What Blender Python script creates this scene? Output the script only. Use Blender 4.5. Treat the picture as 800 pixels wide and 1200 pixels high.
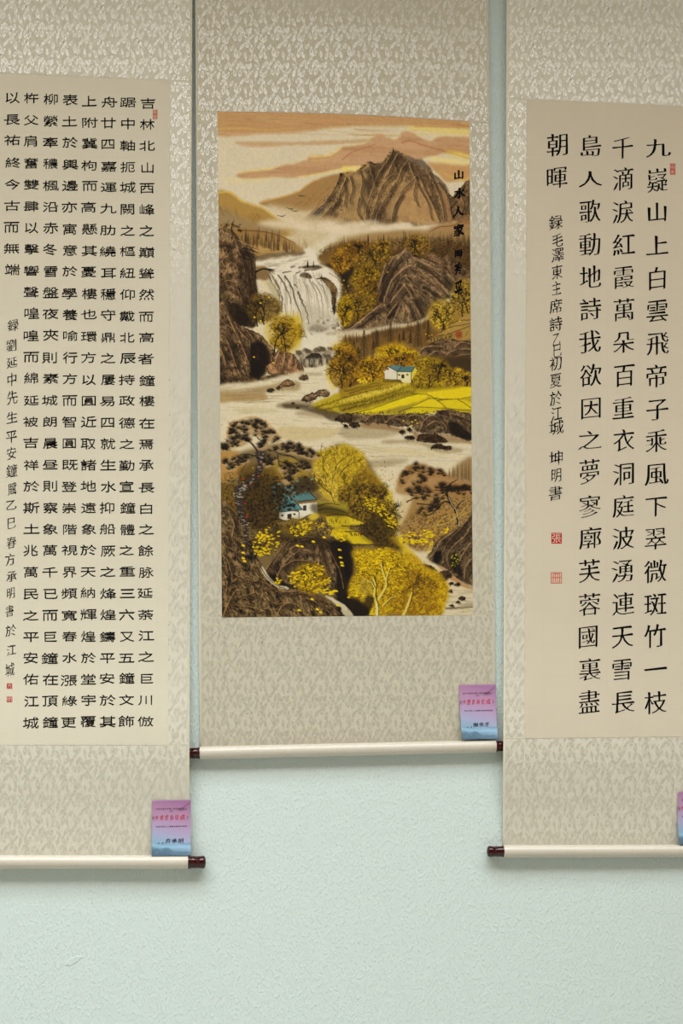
import bpy, bmesh, math
import numpy as np
from mathutils import Vector, Matrix
from mathutils.geometry import interpolate_bezier, delaunay_2d_cdt

for o in list(bpy.data.objects):
    bpy.data.objects.remove(o)
sc = bpy.context.scene
COL = sc.collection

# ---------------------------------------------------------------- camera
F = 1500.0                                   # focal length in pixels of the 800 x 1200 frame
YAW = math.radians(4.8)                      # looking a little to the right along the wall
HOR = 873.0                                  # eye level in the frame (rising-front lens)
CAM = np.array([-3.5 * math.tan(YAW), -3.5, 1.55])
cd = bpy.data.cameras.new('camera')
cd.sensor_fit = 'AUTO'
cd.sensor_width = 36
cd.lens = 36 * F / 1200
cd.shift_y = (HOR - 600) / 1200
cam = bpy.data.objects.new('camera', cd)
COL.objects.link(cam)
cam.location = CAM
cam.rotation_euler = (math.pi / 2, 0, -YAW)
sc.camera = cam

# ---------------------------------------------------------------- world, light, exposure
sc.view_settings.view_transform = 'Standard'
sc.view_settings.look = 'None'
sc.view_settings.gamma = 1
sc.view_settings.use_curve_mapping = False
sc.view_settings.exposure = -2.14
w = bpy.data.worlds.new('sky')
sc.world = w
w.use_nodes = True
w.node_tree.nodes['Background'].inputs[0].default_value = (.7, .82, 1, 1)
w.node_tree.nodes['Background'].inputs[1].default_value = .4


def area(name, loc, rot, sx, sy, power, color, spread=180):
    l = bpy.data.lights.new(name, 'AREA')
    l.shape = 'RECTANGLE'
    l.size, l.size_y, l.energy, l.color, l.spread = sx, sy, power, color, math.radians(spread)
    o = bpy.data.objects.new(name, l)
    COL.objects.link(o)
    o.location, o.rotation_euler = loc, rot
    return o


CEIL = 4.6
# (x, y, watts, spread, colour): a picture row, an added row brightening the lower wall, two added warm fills
LAMPS = [(x, -2.5, p_, 154, (1, .98, .93)) for x, p_ in ((-2.8, 165), (-1.45, 155), (-.1, 132), (1.25, 114), (2.6, 112))]
LAMPS += [(x, -1.6, p_, 80, (.84, .97, 1)) for x, p_ in ((-1.9, 88), (-.7, 66), (.5, 52), (1.7, 48))]
LAMPS += [(-1.9, -5.8, 40, 180, (1, .80, .56)), (1.3, -5.8, 36, 180, (1, .80, .56))]
for x, y, pw, sp, c_ in LAMPS:
    area('ceiling_panel_light', (x, y, CEIL - .065), (0, 0, 0), 1.16, .95 if y < -2 else .75, pw, c_, sp)
for x in (-2.0, 2.0):                        # added cool fill lights in front of the closed far wall
    area('window_daylight', (x, -8.35, 1.75), (math.pi / 2, 0, 0), 1.5, 1.5, 10, (.84, .93, 1))

# ---------------------------------------------------------------- helpers


def px2wall(px, d):
    """points (n,2) of the frame onto the upright plane d metres in front of the wall"""
    px = np.asarray(px, float)
    a, b = (px[:, 0] - 400) / F, (HOR - px[:, 1]) / F
    rx, ry, rz = math.sin(YAW) + a * math.cos(YAW), math.cos(YAW) - a * math.sin(YAW), b
    t = (-np.asarray(d) - CAM[1]) / ry
    return np.stack([CAM[0] + t * rx, CAM[1] + t * ry, CAM[2] + t * rz], 1)


def bil(Q, u, v):
    Q = np.asarray(Q, float)
    u, v = np.asarray(u)[:, None], np.asarray(v)[:, None]
    return Q[0] * (1 - u) * (1 - v) + Q[1] * u * (1 - v) + Q[2] * u * v + Q[3] * (1 - u) * v


def invbil(Q, P):
    P = np.asarray(P, float)
    Q = np.asarray(Q, float)
    u = (P[:, 0] - Q[0, 0]) / (Q[1, 0] - Q[0, 0])
    v = (P[:, 1] - Q[0, 1]) / (Q[3, 1] - Q[0, 1])
    for _ in range(6):
        r = bil(Q, u, v) - P
        du = (Q[1] - Q[0])[None] * (1 - v)[:, None] + (Q[2] - Q[3])[None] * v[:, None]
        dv = (Q[3] - Q[0])[None] * (1 - u)[:, None] + (Q[2] - Q[1])[None] * u[:, None]
        D = du[:, 0] * dv[:, 1] - du[:, 1] * dv[:, 0]
        u = u - (r[:, 0] * dv[:, 1] - r[:, 1] * dv[:, 0]) / D
        v = v - (du[:, 0] * r[:, 1] - du[:, 1] * r[:, 0]) / D
    return u, v


def lin(c):
    c = np.asarray(c, float) / 255
    return np.where(c <= .04045, c / 12.92, ((c + .055) / 1.055) ** 2.4)


def new_mat(name):
    m = bpy.data.materials.new(name)
    m.use_nodes = True
    nt = m.node_tree
    b = nt.nodes['Principled BSDF']

    def N(t, **k):
        n = nt.nodes.new(t)
        for a, v in k.items():
            if a.startswith('i_'):
                n.inputs[a[2:].replace('_', ' ')].default_value = v
            else:
                setattr(n, a, v)
        return n
    return m, nt, b, N


def plain(name, c, rough=.8, spec=.3, noise=0, nscale=40):
    m, nt, b, N = new_mat(name)
    col4 = tuple(lin(c)) + (1,)
    b.inputs['Base Color'].default_value = col4
    b.inputs['Roughness'].default_value = rough
    b.inputs['Specular IOR Level'].default_value = spec
    if noise:
        tc = N('ShaderNodeTexCoord')
        n = N('ShaderNodeTexNoise', i_Scale=nscale, i_Detail=4.0)
        r = N('ShaderNodeMix', data_type='RGBA')
        r.inputs[6].default_value = tuple(np.array(col4[:3]) * (1 - noise)) + (1,)
        r.inputs[7].default_value = tuple(np.array(col4[:3]) * (1 + noise)) + (1,)
        nt.links.new(tc.outputs['Object'], n.inputs['Vector'])
        nt.links.new(n.outputs['Fac'], r.inputs[0])
        nt.links.new(r.outputs[2], b.inputs['Base Color'])
    return m


def link(name, me, mats=(), parent=None):
    o = bpy.data.objects.new(name, me)
    COL.objects.link(o)
    for m in (mats if isinstance(mats, (list, tuple)) else [mats]):
        me.materials.append(m)
    if parent:
        o.parent = parent
        if parent.get('world_built'):            # parts of this thing are laid out in room coordinates
            o.matrix_parent_inverse = Matrix.Translation(-parent.location)
    return o


def mesh(name, V, Fc, mats, parent=None, uv=None, midx=None, smooth=True):
    me = bpy.data.meshes.new(name)
    me.from_pydata([tuple(v) for v in V], [], Fc)
    if uv is not None:
        l = me.uv_layers.new(name='UVMap')
        idx = np.zeros(len(me.loops), np.int32)
        me.loops.foreach_get('vertex_index', idx)
        l.data.foreach_set('uv', np.asarray(uv, np.float32)[idx].ravel())
    o = link(name, me, mats, parent)
    if midx is not None:
        me.polygons.foreach_set('material_index', np.asarray(midx, np.int32))
    me.polygons.foreach_set('use_smooth', [smooth] * len(me.polygons))
    me.update()
    return o


def grid_faces(nu, nv, base=0):
    i = np.arange(nu)[None] + np.arange(nv)[:, None] * (nu + 1) + base
    return np.stack([i, i + nu + 1, i + nu + 2, i + 1], -1).reshape(-1, 4)


def big_grid(name, V, nu, nv, mat, parent, rgb=None):
    """dense sheet with a pigment colour per grid point"""
    me = bpy.data.meshes.new(name)
    Fq = grid_faces(nu, nv).astype(np.int32)
    me.vertices.add(len(V))
    me.vertices.foreach_set('co', np.asarray(V, np.float32).ravel())
    me.loops.add(Fq.size)
    me.loops.foreach_set('vertex_index', Fq.ravel())
    me.polygons.add(len(Fq))
    me.polygons.foreach_set('loop_start', np.arange(0, Fq.size, 4, dtype=np.int32))
    me.update(calc_edges=True)
    a = me.color_attributes.new('pigment', 'FLOAT_COLOR', 'POINT')
    c = np.ones((len(V), 4), np.float32)
    c[:, :3] = rgb
    a.data.foreach_set('color', c.ravel())
    me.polygons.foreach_set('use_smooth', np.ones(len(Fq), bool))
    return link(name, me, mat, parent)


def lathe(name, prof, a, b, mat, parent, seg=40, uvs=1.0):
    """profile (t along a->b in metres, radius) turned about the axis a->b"""
    a, b = np.array(a, float), np.array(b, float)
    ax = (b - a) / np.linalg.norm(b - a)
    e1 = np.cross(ax, (0, 0, 1.0))
    e1 /= np.linalg.norm(e1)
    e2 = np.cross(e1, ax)
    V, uv, Fc = [], [], []
    for t, r in prof:
        for k in range(seg + 1):
            th = 2 * math.pi * k / seg
            V.append(a + ax * t + (e1 * math.cos(th) + e2 * math.sin(th)) * r)
            uv.append((t, r * th))
    n = seg + 1
    for i in range(len(prof) - 1):
        for k in range(seg):
            Fc.append((i * n + k, i * n + k + 1, (i + 1) * n + k + 1, (i + 1) * n + k))
    return mesh(name, V, Fc, mat, parent, uv)


def tag(o, label, cat, group=None):
    o['label'], o['category'] = label, cat
    if group:
        o['group'] = group


def box(name, lo, hi, mat, parent=None, bev=0.0):
    bm = bmesh.new()
    bmesh.ops.create_cube(bm, size=1)
    for v in bm.verts:
        for k in range(3):
            v.co[k] = lo[k] + (v.co[k] + .5) * (hi[k] - lo[k])
    if bev:
        bmesh.ops.bevel(bm, geom=bm.edges[:], offset=bev, segments=2, affect='EDGES')
    me = bpy.data.meshes.new(name)
    bm.to_mesh(me)
    bm.free()
    return link(name, me, mat, parent)


def structure(o):
    o['kind'] = 'structure'
    return o


# ---------------------------------------------------------------- materials
def wall_mat():
    m, nt, b, N = new_mat('mint_stucco')
    tc = N('ShaderNodeTexCoord')
    b.inputs['Base Color'].default_value = tuple(lin((211, 224, 223))) + (1,)
    b.inputs['Roughness'].default_value = .75
    b.inputs['Specular IOR Level'].default_value = .25
    mp = N('ShaderNodeMapping')
    mp.inputs['Rotation'].default_value = (0, math.radians(32), 0)
    mp.inputs['Scale'].default_value = (1.5, 1, .85)
    n1 = N('ShaderNodeTexNoise', i_Scale=108.0, i_Detail=3.0, i_Roughness=.6, i_Distortion=.1)
    n2 = N('ShaderNodeTexNoise', i_Scale=34.0, i_Detail=2.0)
    r1 = N('ShaderNodeMapRange')
    r1.interpolation_type = 'SMOOTHSTEP'
    r1.inputs[1].default_value, r1.inputs[2].default_value = .46, .70
    ad = N('ShaderNodeMath', operation='ADD')
    mu = N('ShaderNodeMath', operation='MULTIPLY')
    mu.inputs[1].default_value = .8
    # one flake of raised plaster, low on the left
    fl = N('ShaderNodeVectorMath', operation='DISTANCE')
    q = px2wall([[86, 1126]], 0)[0]
    mp2 = N('ShaderNodeMapping')
    mp2.vector_type = 'POINT'
    mp2.inputs['Location'].default_value = tuple(-q)
    mp3 = N('ShaderNodeMapping')
    mp3.inputs['Rotation'].default_value = (0, math.radians(28), 0)
    mp4 = N('ShaderNodeMapping')
    mp4.inputs['Scale'].default_value = (38, 1, 110)
    r2 = N('ShaderNodeMapRange')
    r2.interpolation_type = 'SMOOTHSTEP'
    r2.inputs[1].default_value, r2.inputs[2].default_value, r2.inputs[3].default_value, r2.inputs[4].default_value = .75, 1.0, 1.6, 0
    ad2 = N('ShaderNodeMath', operation='ADD')
    bp = N('ShaderNodeBump', i_Strength=.45, i_Distance=.0030)
    L = nt.links.new
    L(tc.outputs['Object'], mp.inputs[0])
    L(mp.outputs[0], n1.inputs['Vector'])
    L(mp.outputs[0], n2.inputs['Vector'])
    L(n1.outputs['Fac'], r1.inputs[0])
    L(n2.outputs['Fac'], mu.inputs[0])
    L(r1.outputs[0], ad.inputs[0])
    L(mu.outputs[0], ad.inputs[1])
    L(tc.outputs['Object'], mp2.inputs[0])
    L(mp2.outputs[0], mp3.inputs[0])
    L(mp3.outputs[0], mp4.inputs[0])
    L(mp4.outputs[0], fl.inputs[0])
    L(fl.outputs['Value'], r2.inputs[0])
    L(ad.outputs[0], ad2.inputs[0])
    L(r2.outputs[0], ad2.inputs[1])
    L(ad2.outputs[0], bp.inputs['Height'])
    L(bp.outputs[0], b.inputs['Normal'])
    return m


def silk(name, c, rough, spec, var=.06, sheen=0.0, bump=.25, ior=1.5):
    m, nt, b, N = new_mat(name)
    tc = N('ShaderNodeTexCoord')
    mp = N('ShaderNodeMapping')
    mp.inputs['Scale'].default_value = (260, 1200, 1)
    n = N('ShaderNodeTexNoise', i_Scale=1.0, i_Detail=2.0)
    n2 = N('ShaderNodeTexNoise', i_Scale=110.0, i_Detail=3.0)
    mx = N('ShaderNodeMix', data_type='FLOAT')
    mx.inputs[0].default_value = .6
    r = N('ShaderNodeMix', data_type='RGBA')
    base = lin(c)
    r.inputs[6].default_value = tuple(base * (1 - var)) + (1,)
    r.inputs[7].default_value = tuple(base * (1 + var)) + (1,)
    bp = N('ShaderNodeBump', i_Strength=bump, i_Distance=.0004)
    L = nt.links.new
    L(tc.outputs['UV'], mp.inputs[0])
    L(mp.outputs[0], n.inputs['Vector'])
    L(tc.outputs['UV'], n2.inputs['Vector'])
    L(n.outputs['Fac'], mx.inputs[2])
    L(n2.outputs['Fac'], mx.inputs[3])
    L(mx.outputs[0], r.inputs[0])
    L(r.outputs[2], b.inputs['Base Color'])
    L(mx.outputs[0], bp.inputs['Height'])
    L(bp.outputs[0], b.inputs['Normal'])
    b.inputs['Roughness'].default_value = rough
    b.inputs['Specular IOR Level'].default_value = spec
    b.inputs['Sheen Weight'].default_value = sheen
    b.inputs['IOR'].default_value = ior
    return m


def paper(name, c, du, dv, ou, ov, fade=.05):
    """rice paper with faint ruled folds every du x dv metres"""
    m, nt, b, N = new_mat(name)
    tc = N('ShaderNodeTexCoord')
    sp = N('ShaderNodeSeparateXYZ')
    L = nt.links.new
    L(tc.outputs['UV'], sp.inputs[0])
    outs = []
    for k, (s, o_) in enumerate(((du, ou), (dv, ov))):
        a = N('ShaderNodeMath', operation='SUBTRACT')
        a.inputs[1].default_value = o_
        d_ = N('ShaderNodeMath', operation='DIVIDE')
        d_.inputs[1].default_value = s
        f = N('ShaderNodeMath', operation='PINGPONG')
        f.inputs[1].default_value = .5
        c_ = N('ShaderNodeMath', operation='LESS_THAN')
        c_.inputs[1].default_value = .0011 / s
        L(sp.outputs[k], a.inputs[0])
        L(a.outputs[0], d_.inputs[0])
        L(d_.outputs[0], f.inputs[0])
        L(f.outputs[0], c_.inputs[0])
        outs.append(c_)
    mxm = N('ShaderNodeMath', operation='MAXIMUM')
    L(outs[0].outputs[0], mxm.inputs[0])
    L(outs[1].outputs[0], mxm.inputs[1])
    n = N('ShaderNodeTexNoise', i_Scale=6.0, i_Detail=5.0)
    n2 = N('ShaderNodeTexNoise', i_Scale=300.0, i_Detail=2.0)
    L(tc.outputs['UV'], n.inputs['Vector'])
    L(tc.outputs['UV'], n2.inputs['Vector'])
    base = lin(c)
    r = N('ShaderNodeMix', data_type='RGBA')
    r.inputs[6].default_value = tuple(base * .95) + (1,)
    r.inputs[7].default_value = tuple(base * 1.04) + (1,)
    r2 = N('ShaderNodeMix', data_type='RGBA')
    r2.inputs[7].default_value = tuple(base * .78) + (1,)
    mf = N('ShaderNodeMath', operation='MULTIPLY')
    mf.inputs[1].default_value = fade * 4
    gate = N('ShaderNodeMath', operation='MULTIPLY')
    L(mxm.outputs[0], gate.inputs[0])
    L(n.outputs['Fac'], gate.inputs[1])
    L(gate.outputs[0], mf.inputs[0])
    L(n.outputs['Fac'], r.inputs[0])
    L(r.outputs[2], r2.inputs[6])
    L(mf.outputs[0], r2.inputs[0])
    L(r2.outputs[2], b.inputs['Base Color'])
    bp = N('ShaderNodeBump', i_Strength=.15, i_Distance=.0003)
    L(n2.outputs['Fac'], bp.inputs['Height'])
    L(bp.outputs[0], b.inputs['Normal'])
    b.inputs['Roughness'].default_value = .8
    b.inputs['Specular IOR Level'].default_value = .15
    return m


def pigment(name, rough=.75, spec=.15):
    m, nt, b, N = new_mat(name)
    a = N('ShaderNodeAttribute')
    a.attribute_name = 'pigment'
    nt.links.new(a.outputs['Color'], b.inputs['Base Color'])
    b.inputs['Roughness'].default_value = rough
    b.inputs['Specular IOR Level'].default_value = spec
    return m


M_WALL = wall_mat()
M_EDGE = plain('mount_edge_paper', (236, 228, 206), .8, .2)
M_GROUND = {'cool': silk('silk_ground', (213, 208, 194), .7, .25), 'warm': silk('silk_ground_deeper', (198, 191, 174), .7, .25)}
M_FIG = {'cool': silk('silk_figure', (199, 193, 177), .40, .5, .05, ior=2.8), 'warm': silk('silk_figure_deeper', (183, 177, 158), .40, .5, .05, ior=2.8)}
M_ROLL = silk('roller_silk', (206, 197, 184), .40, .5, .13, 0, 1.0, 1.7)
M_INK = plain('ink', (16, 14, 15), .8, .06)
M_INK2 = plain('ink_thin', (48, 44, 46), .8, .06)
M_SEAL = plain('cinnabar', (176, 34, 38), .7, .2, .15, 400)
M_SEALP = plain('cinnabar_pale', (190, 100, 88), .7, .2, .1, 400)
M_CREAM = plain('seal_cream', (222, 190, 168), .8, .15)
M_WOOD = plain('mahogany_lacquer', (52, 3, 8), .12, .45, .35, 60)
M_CORD = plain('cord', (120, 84, 60), .8, .2)
M_PIG = pigment('painted_paper')
M_CARD = pigment('printed_card', .45, .35)
M_RED = plain('card_red', (206, 30, 28), .5, .3)
M_WHITE = plain('room_white', (190, 182, 166), .8, .2, .03, 8)
M_CEIL = plain('ceiling_plaster', (226, 200, 160), .85, .2, .03, 6)
M_FLOOR = plain('floor_tile', (180, 178, 170), .35, .4, .06, 5)

# ---------------------------------------------------------------- the room
X0, X1, Y1 = -4.2, 4.2, -8.6
structure(box('wall_back', (X0, 0, 0), (X1, .15, CEIL), M_WALL))
structure(box('floor', (X0 - .15, Y1 - .15, -.12), (X1 + .15, .15, 0), M_FLOOR))
structure(box('ceiling', (X0 - .15, Y1 - .15, CEIL), (X1 + .15, .15, CEIL + .12), M_CEIL))
structure(box('wall_left', (X0 - .15, Y1, 0), (X0, 0, CEIL), M_WHITE))
structure(box('wall_right', (X1, Y1, 0), (X1 + .15, 0, CEIL), M_WHITE))
structure(box('wall_front', (X0, Y1 - .15, 0), (X1, Y1, CEIL), M_WHITE))

# ---------------------------------------------------------------- hanging scrolls


class Sheet:
    """the hanging cloth: a four-cornered outline plus its distance from the wall"""

    def __init__(s, quad, depth, bulge=None):
        s.q, s.d, s.b = np.array(quad, float), depth, bulge

    def pos(s, px, off=0.0):
        px = np.asarray(px, float).reshape(-1, 2)
        u, v = invbil(s.q, px)
        P = px2wall(px, s.d(u, v, px))
        if s.b:
            P[:, 1] -= s.b(u, v)
        P[:, 1] -= off
        return P


def quad_grid(Q, nu, nv):
    u, v = np.meshgrid(np.linspace(0, 1, nu + 1), np.linspace(0, 1, nv + 1))
    return bil(Q, u.ravel(), v.ravel())


def sheet(name, S, Q, nu, nv, off, mats, parent, extra=None, solid=0):
    px = quad_grid(Q, nu, nv)
    V = S.pos(px, off)
    uv = V[:, [0, 2]]
    Fc = [tuple(int(i) for i in f) for f in grid_faces(nu, nv)]
    mi = [0] * len(Fc)
    V = list(V)
    uv = list(uv)
    if extra:
        eP, eF = extra
        n = len(V)
        eV = S.pos(eP, off + .00025)
        V += list(eV)
        uv += list(eV[:, [0, 2]])
        Fc += [tuple(int(i) + n for i in f) for f in eF]
        mi += [1] * len(eF)
    o = mesh(name, V, Fc, mats, parent, uv, mi)
    if solid:
        md = o.modifiers.new('thickness', 'SOLIDIFY')
        md.thickness, md.offset = solid, -1
    return o


# one repeat of the damask: (x, y, tilt in degrees, length, width), repeat 44 x 41
rp = np.random.RandomState(5)
LEAVES = [(4, 5, 20, 9, 4), (10, 4, -25, 9, 4.2), (17, 8, 5, 11, 5), (24, 3, 15, 8, 3.6), (30, 6, -20, 9, 4), (37, 5, 28, 9, 4.2), (41, 12, -8, 11, 4.4),
          (2, 15, 35, 8, 4), (8, 14, -5, 10, 4), (13, 18, 22, 9, 3.6), (20, 17, -28, 10, 4), (26, 14, 10, 13, 4.4), (33, 17, -12, 9, 4), (38, 22, 30, 10, 4),
          (4, 25, -15, 10, 4.4), (10, 27, 40, 8, 4), (16, 26, 5, 9, 5), (22, 28, -35, 10, 4.4), (28, 26, 25, 9, 4), (34, 29, -5, 11, 4.4), (42, 28, 12, 8, 4),
          (3, 36, 10, 9, 4), (9, 37, -20, 10, 4), (15, 36, 30, 8, 3.6), (21, 38, 8, 10, 4.4), (27, 36, -25, 8, 4), (33, 38, 20, 10, 4), (39, 36, -10, 9, 4.2)]
LEAVES = [(x + rp.randn() * 1.3, y + rp.randn() * 1.3, a + rp.randn() * 6, l * rp.uniform(.8, 1.1), w_ * rp.uniform(.8, 1.1)) for x, y, a, l, w_ in LEAVES]
TS = np.linspace(0, 2 * math.pi, 10, endpoint=False)


def damask(Q, ox, oy):
    """outlined leaves over the panel Q, as ring faces in frame units, cut at the panel edge"""
    Q = np.array(Q, float)
    lo, hi = Q.min(0), Q.max(0)
    P, Fc = [], []
    for ty in range(int((lo[1] - oy) // 41) - 1, int((hi[1] - oy) // 41) + 2):
        for tx in range(int((lo[0] - ox) // 44) - 1, int((hi[0] - ox) // 44) + 2):
            for k, (x, y, a, l, w_) in enumerate(LEAVES):
                cx, cy = ox + tx * 44 + x + 22 * 0, oy + ty * 41 + y
                if not (lo[0] - 3 < cx < hi[0] + 3 and lo[1] - 5 < cy < hi[1] + 5):
                    continue
                th = math.radians(a)
                ex, ey = np.array([math.sin(th), -math.cos(th)]), np.array([math.cos(th), math.sin(th)])
                sh = np.stack([np.cos(TS), np.sin(TS) * (.75 - .35 * np.cos(TS))], 1)
                n = len(P)
                g = .78 if k % 3 else .55
                for sc_ in (1.0, .5 if k % 4 else .3):
                    for c, s_ in sh:
                        P.append((cx, cy) + ex * c * l / 2 * (sc_ if sc_ < 1 else 1) + ey * s_ * w_ / 2 * (sc_ if sc_ < 1 else 1.15))
                for j in range(10):
                    j2 = (j + 1) % 10
                    Fc.append((n + j, n + j2, n + 10 + j2, n + 10 + j))
                if k % 2 == 0:                   # a stem
                    n = len(P)
                    for t, o_ in ((.5, -.45), (.5, .45), (.95, .35 + .8), (.95, -.35 + .8)):
                        P.append((cx, cy) - ex * l * t + ey * o_)
                    Fc.append((n, n + 1, n + 2, n + 3))
    P = np.array(P)
    u, v = invbil(Q, P)
    P = bil(Q, np.clip(u, 0.004, .996), np.clip(v, .002, .998))
    return P, Fc


# ---- writing: brush-shaped outlines from the built-in typeface
_cache = {}


def glyph(ch):
    if ch in _cache:
        return _cache[ch]
    c = bpy.data.curves.new('glyph', 'FONT')
    c.body = ch
    o = bpy.data.objects.new('glyph', c)
    COL.objects.link(o)
    k = o.to_curve(bpy.context.evaluated_depsgraph_get())
    polys = []
    for s in k.splines:
        B = s.bezier_points
        out = []
        n = len(B)
        for i in range(n):
            p0, p1 = B[i], B[(i + 1) % n]
            if p0.handle_right_type == 'VECTOR' and p1.handle_left_type == 'VECTOR':
                q = [p0.co]
            else:
                h1, h2 = p0.handle_right, p1.handle_left
                ch_ = p1.co - p0.co
                straight = abs((h1 - p0.co).cross(ch_).z) < 1e-5 and abs((h2 - p0.co).cross(ch_).z) < 1e-5
                q = [p0.co] if straight else interpolate_bezier(p0.co, h1, h2, p1.co, 5)[:-1]
            out += [(v[0], v[1]) for v in q]
        a = [out[0]]
        for q in out[1:]:
            if math.hypot(q[0] - a[-1][0], q[1] - a[-1][1]) > 1e-4:
                a.append(q)
        if math.hypot(a[0][0] - a[-1][0], a[0][1] - a[-1][1]) < 1e-4:
            a.pop()
        if len(a) > 2:
            polys.append(np.array(a))
    o.to_curve_clear()
    bpy.data.objects.remove(o)
    bpy.data.curves.remove(c)
    _cache[ch] = polys
    return polys


rg = np.random.RandomState(3)


def brush(polys, style):
    """turn even sans strokes into brush strokes: slanted starts, pressed stops, pointed sweeps"""
    if not polys:
        return []
    ar = [np.sum(P[:, 0] * np.roll(P[:, 1], -1) - np.roll(P[:, 0], -1) * P[:, 1]) for P in polys]
    sg = math.copysign(1, ar[int(np.argmax(np.abs(ar)))])
    tv, th, shear, jit = {'regular': (.013, .017, .11, .004), 'clerk': (.003, -.018, .03, .006), 'running': (.010, .010, .17, .012), 'inscription': (.055, -.03, .2, .014), 'print': (0, 0, 0, 0), 'bold': (.02, -.015, 0, 0)}[style]
    res = []
    for P in polys:
        e = np.roll(P, -1, 0) - P
        L = np.hypot(*e.T)[:, None] + 1e-9
        t = e / L
        nrm = np.stack([t[:, 1], -t[:, 0]], 1) * sg          # outward
        prev = np.roll(t, 1, 0)
        crs = (prev[:, 0] * t[:, 1] - prev[:, 1] * t[:, 0]) * sg
        vn = nrm + np.roll(nrm, 1, 0)
        vn /= (np.hypot(*vn.T)[:, None] + 1e-9)
        D = np.stack([vn[:, 0] * tv, -vn[:, 1] * th], 1)
        n = len(P)
        if style in ('regular', 'clerk', 'running', 'inscription'):
            for i in range(n):
                j = (i + 1) % n
                if not (.045 < L[i, 0] < .115 and crs[i] > .5 and crs[j] > .5):
                    continue
                a = math.degrees(math.atan2(nrm[i, 1], nrm[i, 0]))
                d = nrm[i]
                mid = (P[i] + P[j]) / 2
                up, lo_ = (i, j) if P[i, 1] > P[j, 1] else (j, i)
                lf, rt = (i, j) if P[i, 0] < P[j, 0] else (j, i)
                if style == 'clerk':
                    if -50 < a < 25:
                        D[up] += (.05, .012)
                        D[lo_] += (-.01, -.022)
                    elif a > 150 or a < -165:
                        D[up] += (-.012, .012)
                        D[lo_] += (-.012, -.012)
                    elif -165 <= a < -110:
                        D[lf] += d * .03
                    else:
                        D[i] += d * .01
                elif -25 < a < 35:
                    D[up] += (-.012, .026)
                    D[lo_] += (.028, -.020)
                elif a > 150 or a < -172:
                    D[up] += (-.030, .016)
                    D[lo_] += (.006, -.004)
                elif 50 <= a <= 150:
                    D[lf] += (-.022, .026)
                    D[rt] += (.004, -.006)
                elif -172 <= a < -100:
                    D[i] += (mid - P[i]) * .85 + d * .035
                    D[j] += (mid - P[j]) * .85 + d * .035
                elif -75 < a <= -25:
                    D[lo_] += (.050, -.006)
                    D[up] += (.012, .004)
                else:
                    D[lf] += (.004, -.024)
                    D[rt] += (-.010, .008)
        Q = P + D
        if jit:
            Q = Q + rg.randn(*Q.shape) * jit
            N_ = np.roll(Q, -1, 0)
            g = np.minimum(.24, .013 / (np.hypot(*(N_ - Q).T)[:, None] + 1e-6))
            m = (N_ * g + Q * (1 - g), N_ * (1 - g) + Q * g)
            Q = np.stack(m, 1).reshape(-1, 2)
        Q = Q.copy()
        Q[:, 1] += (Q[:, 0] - .5) * shear
        res.append(Q)
    return res


def writing(name, S, items, style, mat, parent, off=.0009, fit=False):
    """items: (character, centre x, centre y, width, height) -> one mesh lying on the sheet"""
    AV, AF = [], []
    for ch, cx, cy, w_, h_ in items:
        polys = brush(glyph(ch), style)
        if not polys:
            continue
        if fit:
            al = np.vstack(polys)
            lo, hi = al.min(0), al.max(0)
            polys = [(Q - lo) / (hi - lo + 1e-6) + (-.5, -.5) for Q in polys]
        else:
            polys = [Q - (.5, .375) for Q in polys]
        vs, es, k = [], [], 0
        for Q in polys:
            n = len(Q)
            vs += [Vector((float(x), float(y))) for x, y in Q]
            es += [(k + i, k + (i + 1) % n) for i in range(n)]
            k += n
        ov, _, of = delaunay_2d_cdt(vs, es, [], 0, 1e-5)[:3]
        ov = np.array([(v[0], v[1]) for v in ov])
        T = np.array([f for f in of if len(f) == 3])
        c = ov[T].mean(1)
        wn = np.zeros(len(T))
        for Q in polys:                          # winding number of each triangle's centre
            A_, B_ = Q, np.roll(Q, -1, 0)
            for (ax, ay), (bx, by) in zip(A_, B_):
                if ay == by:
                    continue
                cr = (bx - ax) * (c[:, 1] - ay) - (c[:, 0] - ax) * (by - ay)
                wn += ((ay <= c[:, 1]) & (by > c[:, 1]) & (cr > 0)) * 1.0 - ((by <= c[:, 1]) & (ay > c[:, 1]) & (cr < 0)) * 1.0
        T = T[wn != 0]
        base = sum(len(q) for q in AV)
        AV.append(np.stack([cx + ov[:, 0] * w_, cy - ov[:, 1] * h_], 1))
        AF += [tuple(int(i) + base for i in t) for t in T]
    V = S.pos(np.vstack(AV), off)
    return mesh(name, V, AF, [mat], parent)


def decal(name, S, Q, mat, parent, off=.0009, nu=2, nv=2):
    return sheet(name, S, Q, nu, nv, off, [mat], parent)


def rect(cx, cy, w_, h_):
    return [(cx - w_ / 2, cy - h_ / 2), (cx + w_ / 2, cy - h_ / 2), (cx + w_ / 2, cy + h_ / 2), (cx - w_ / 2, cy + h_ / 2)]


def inset(Q, l, t, r, b):
    Q = np.array(Q, float)
    return [Q[0] + (l, t), Q[1] + (-r, t), Q[2] + (-r, -b), Q[3] + (l, -b)]


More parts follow.
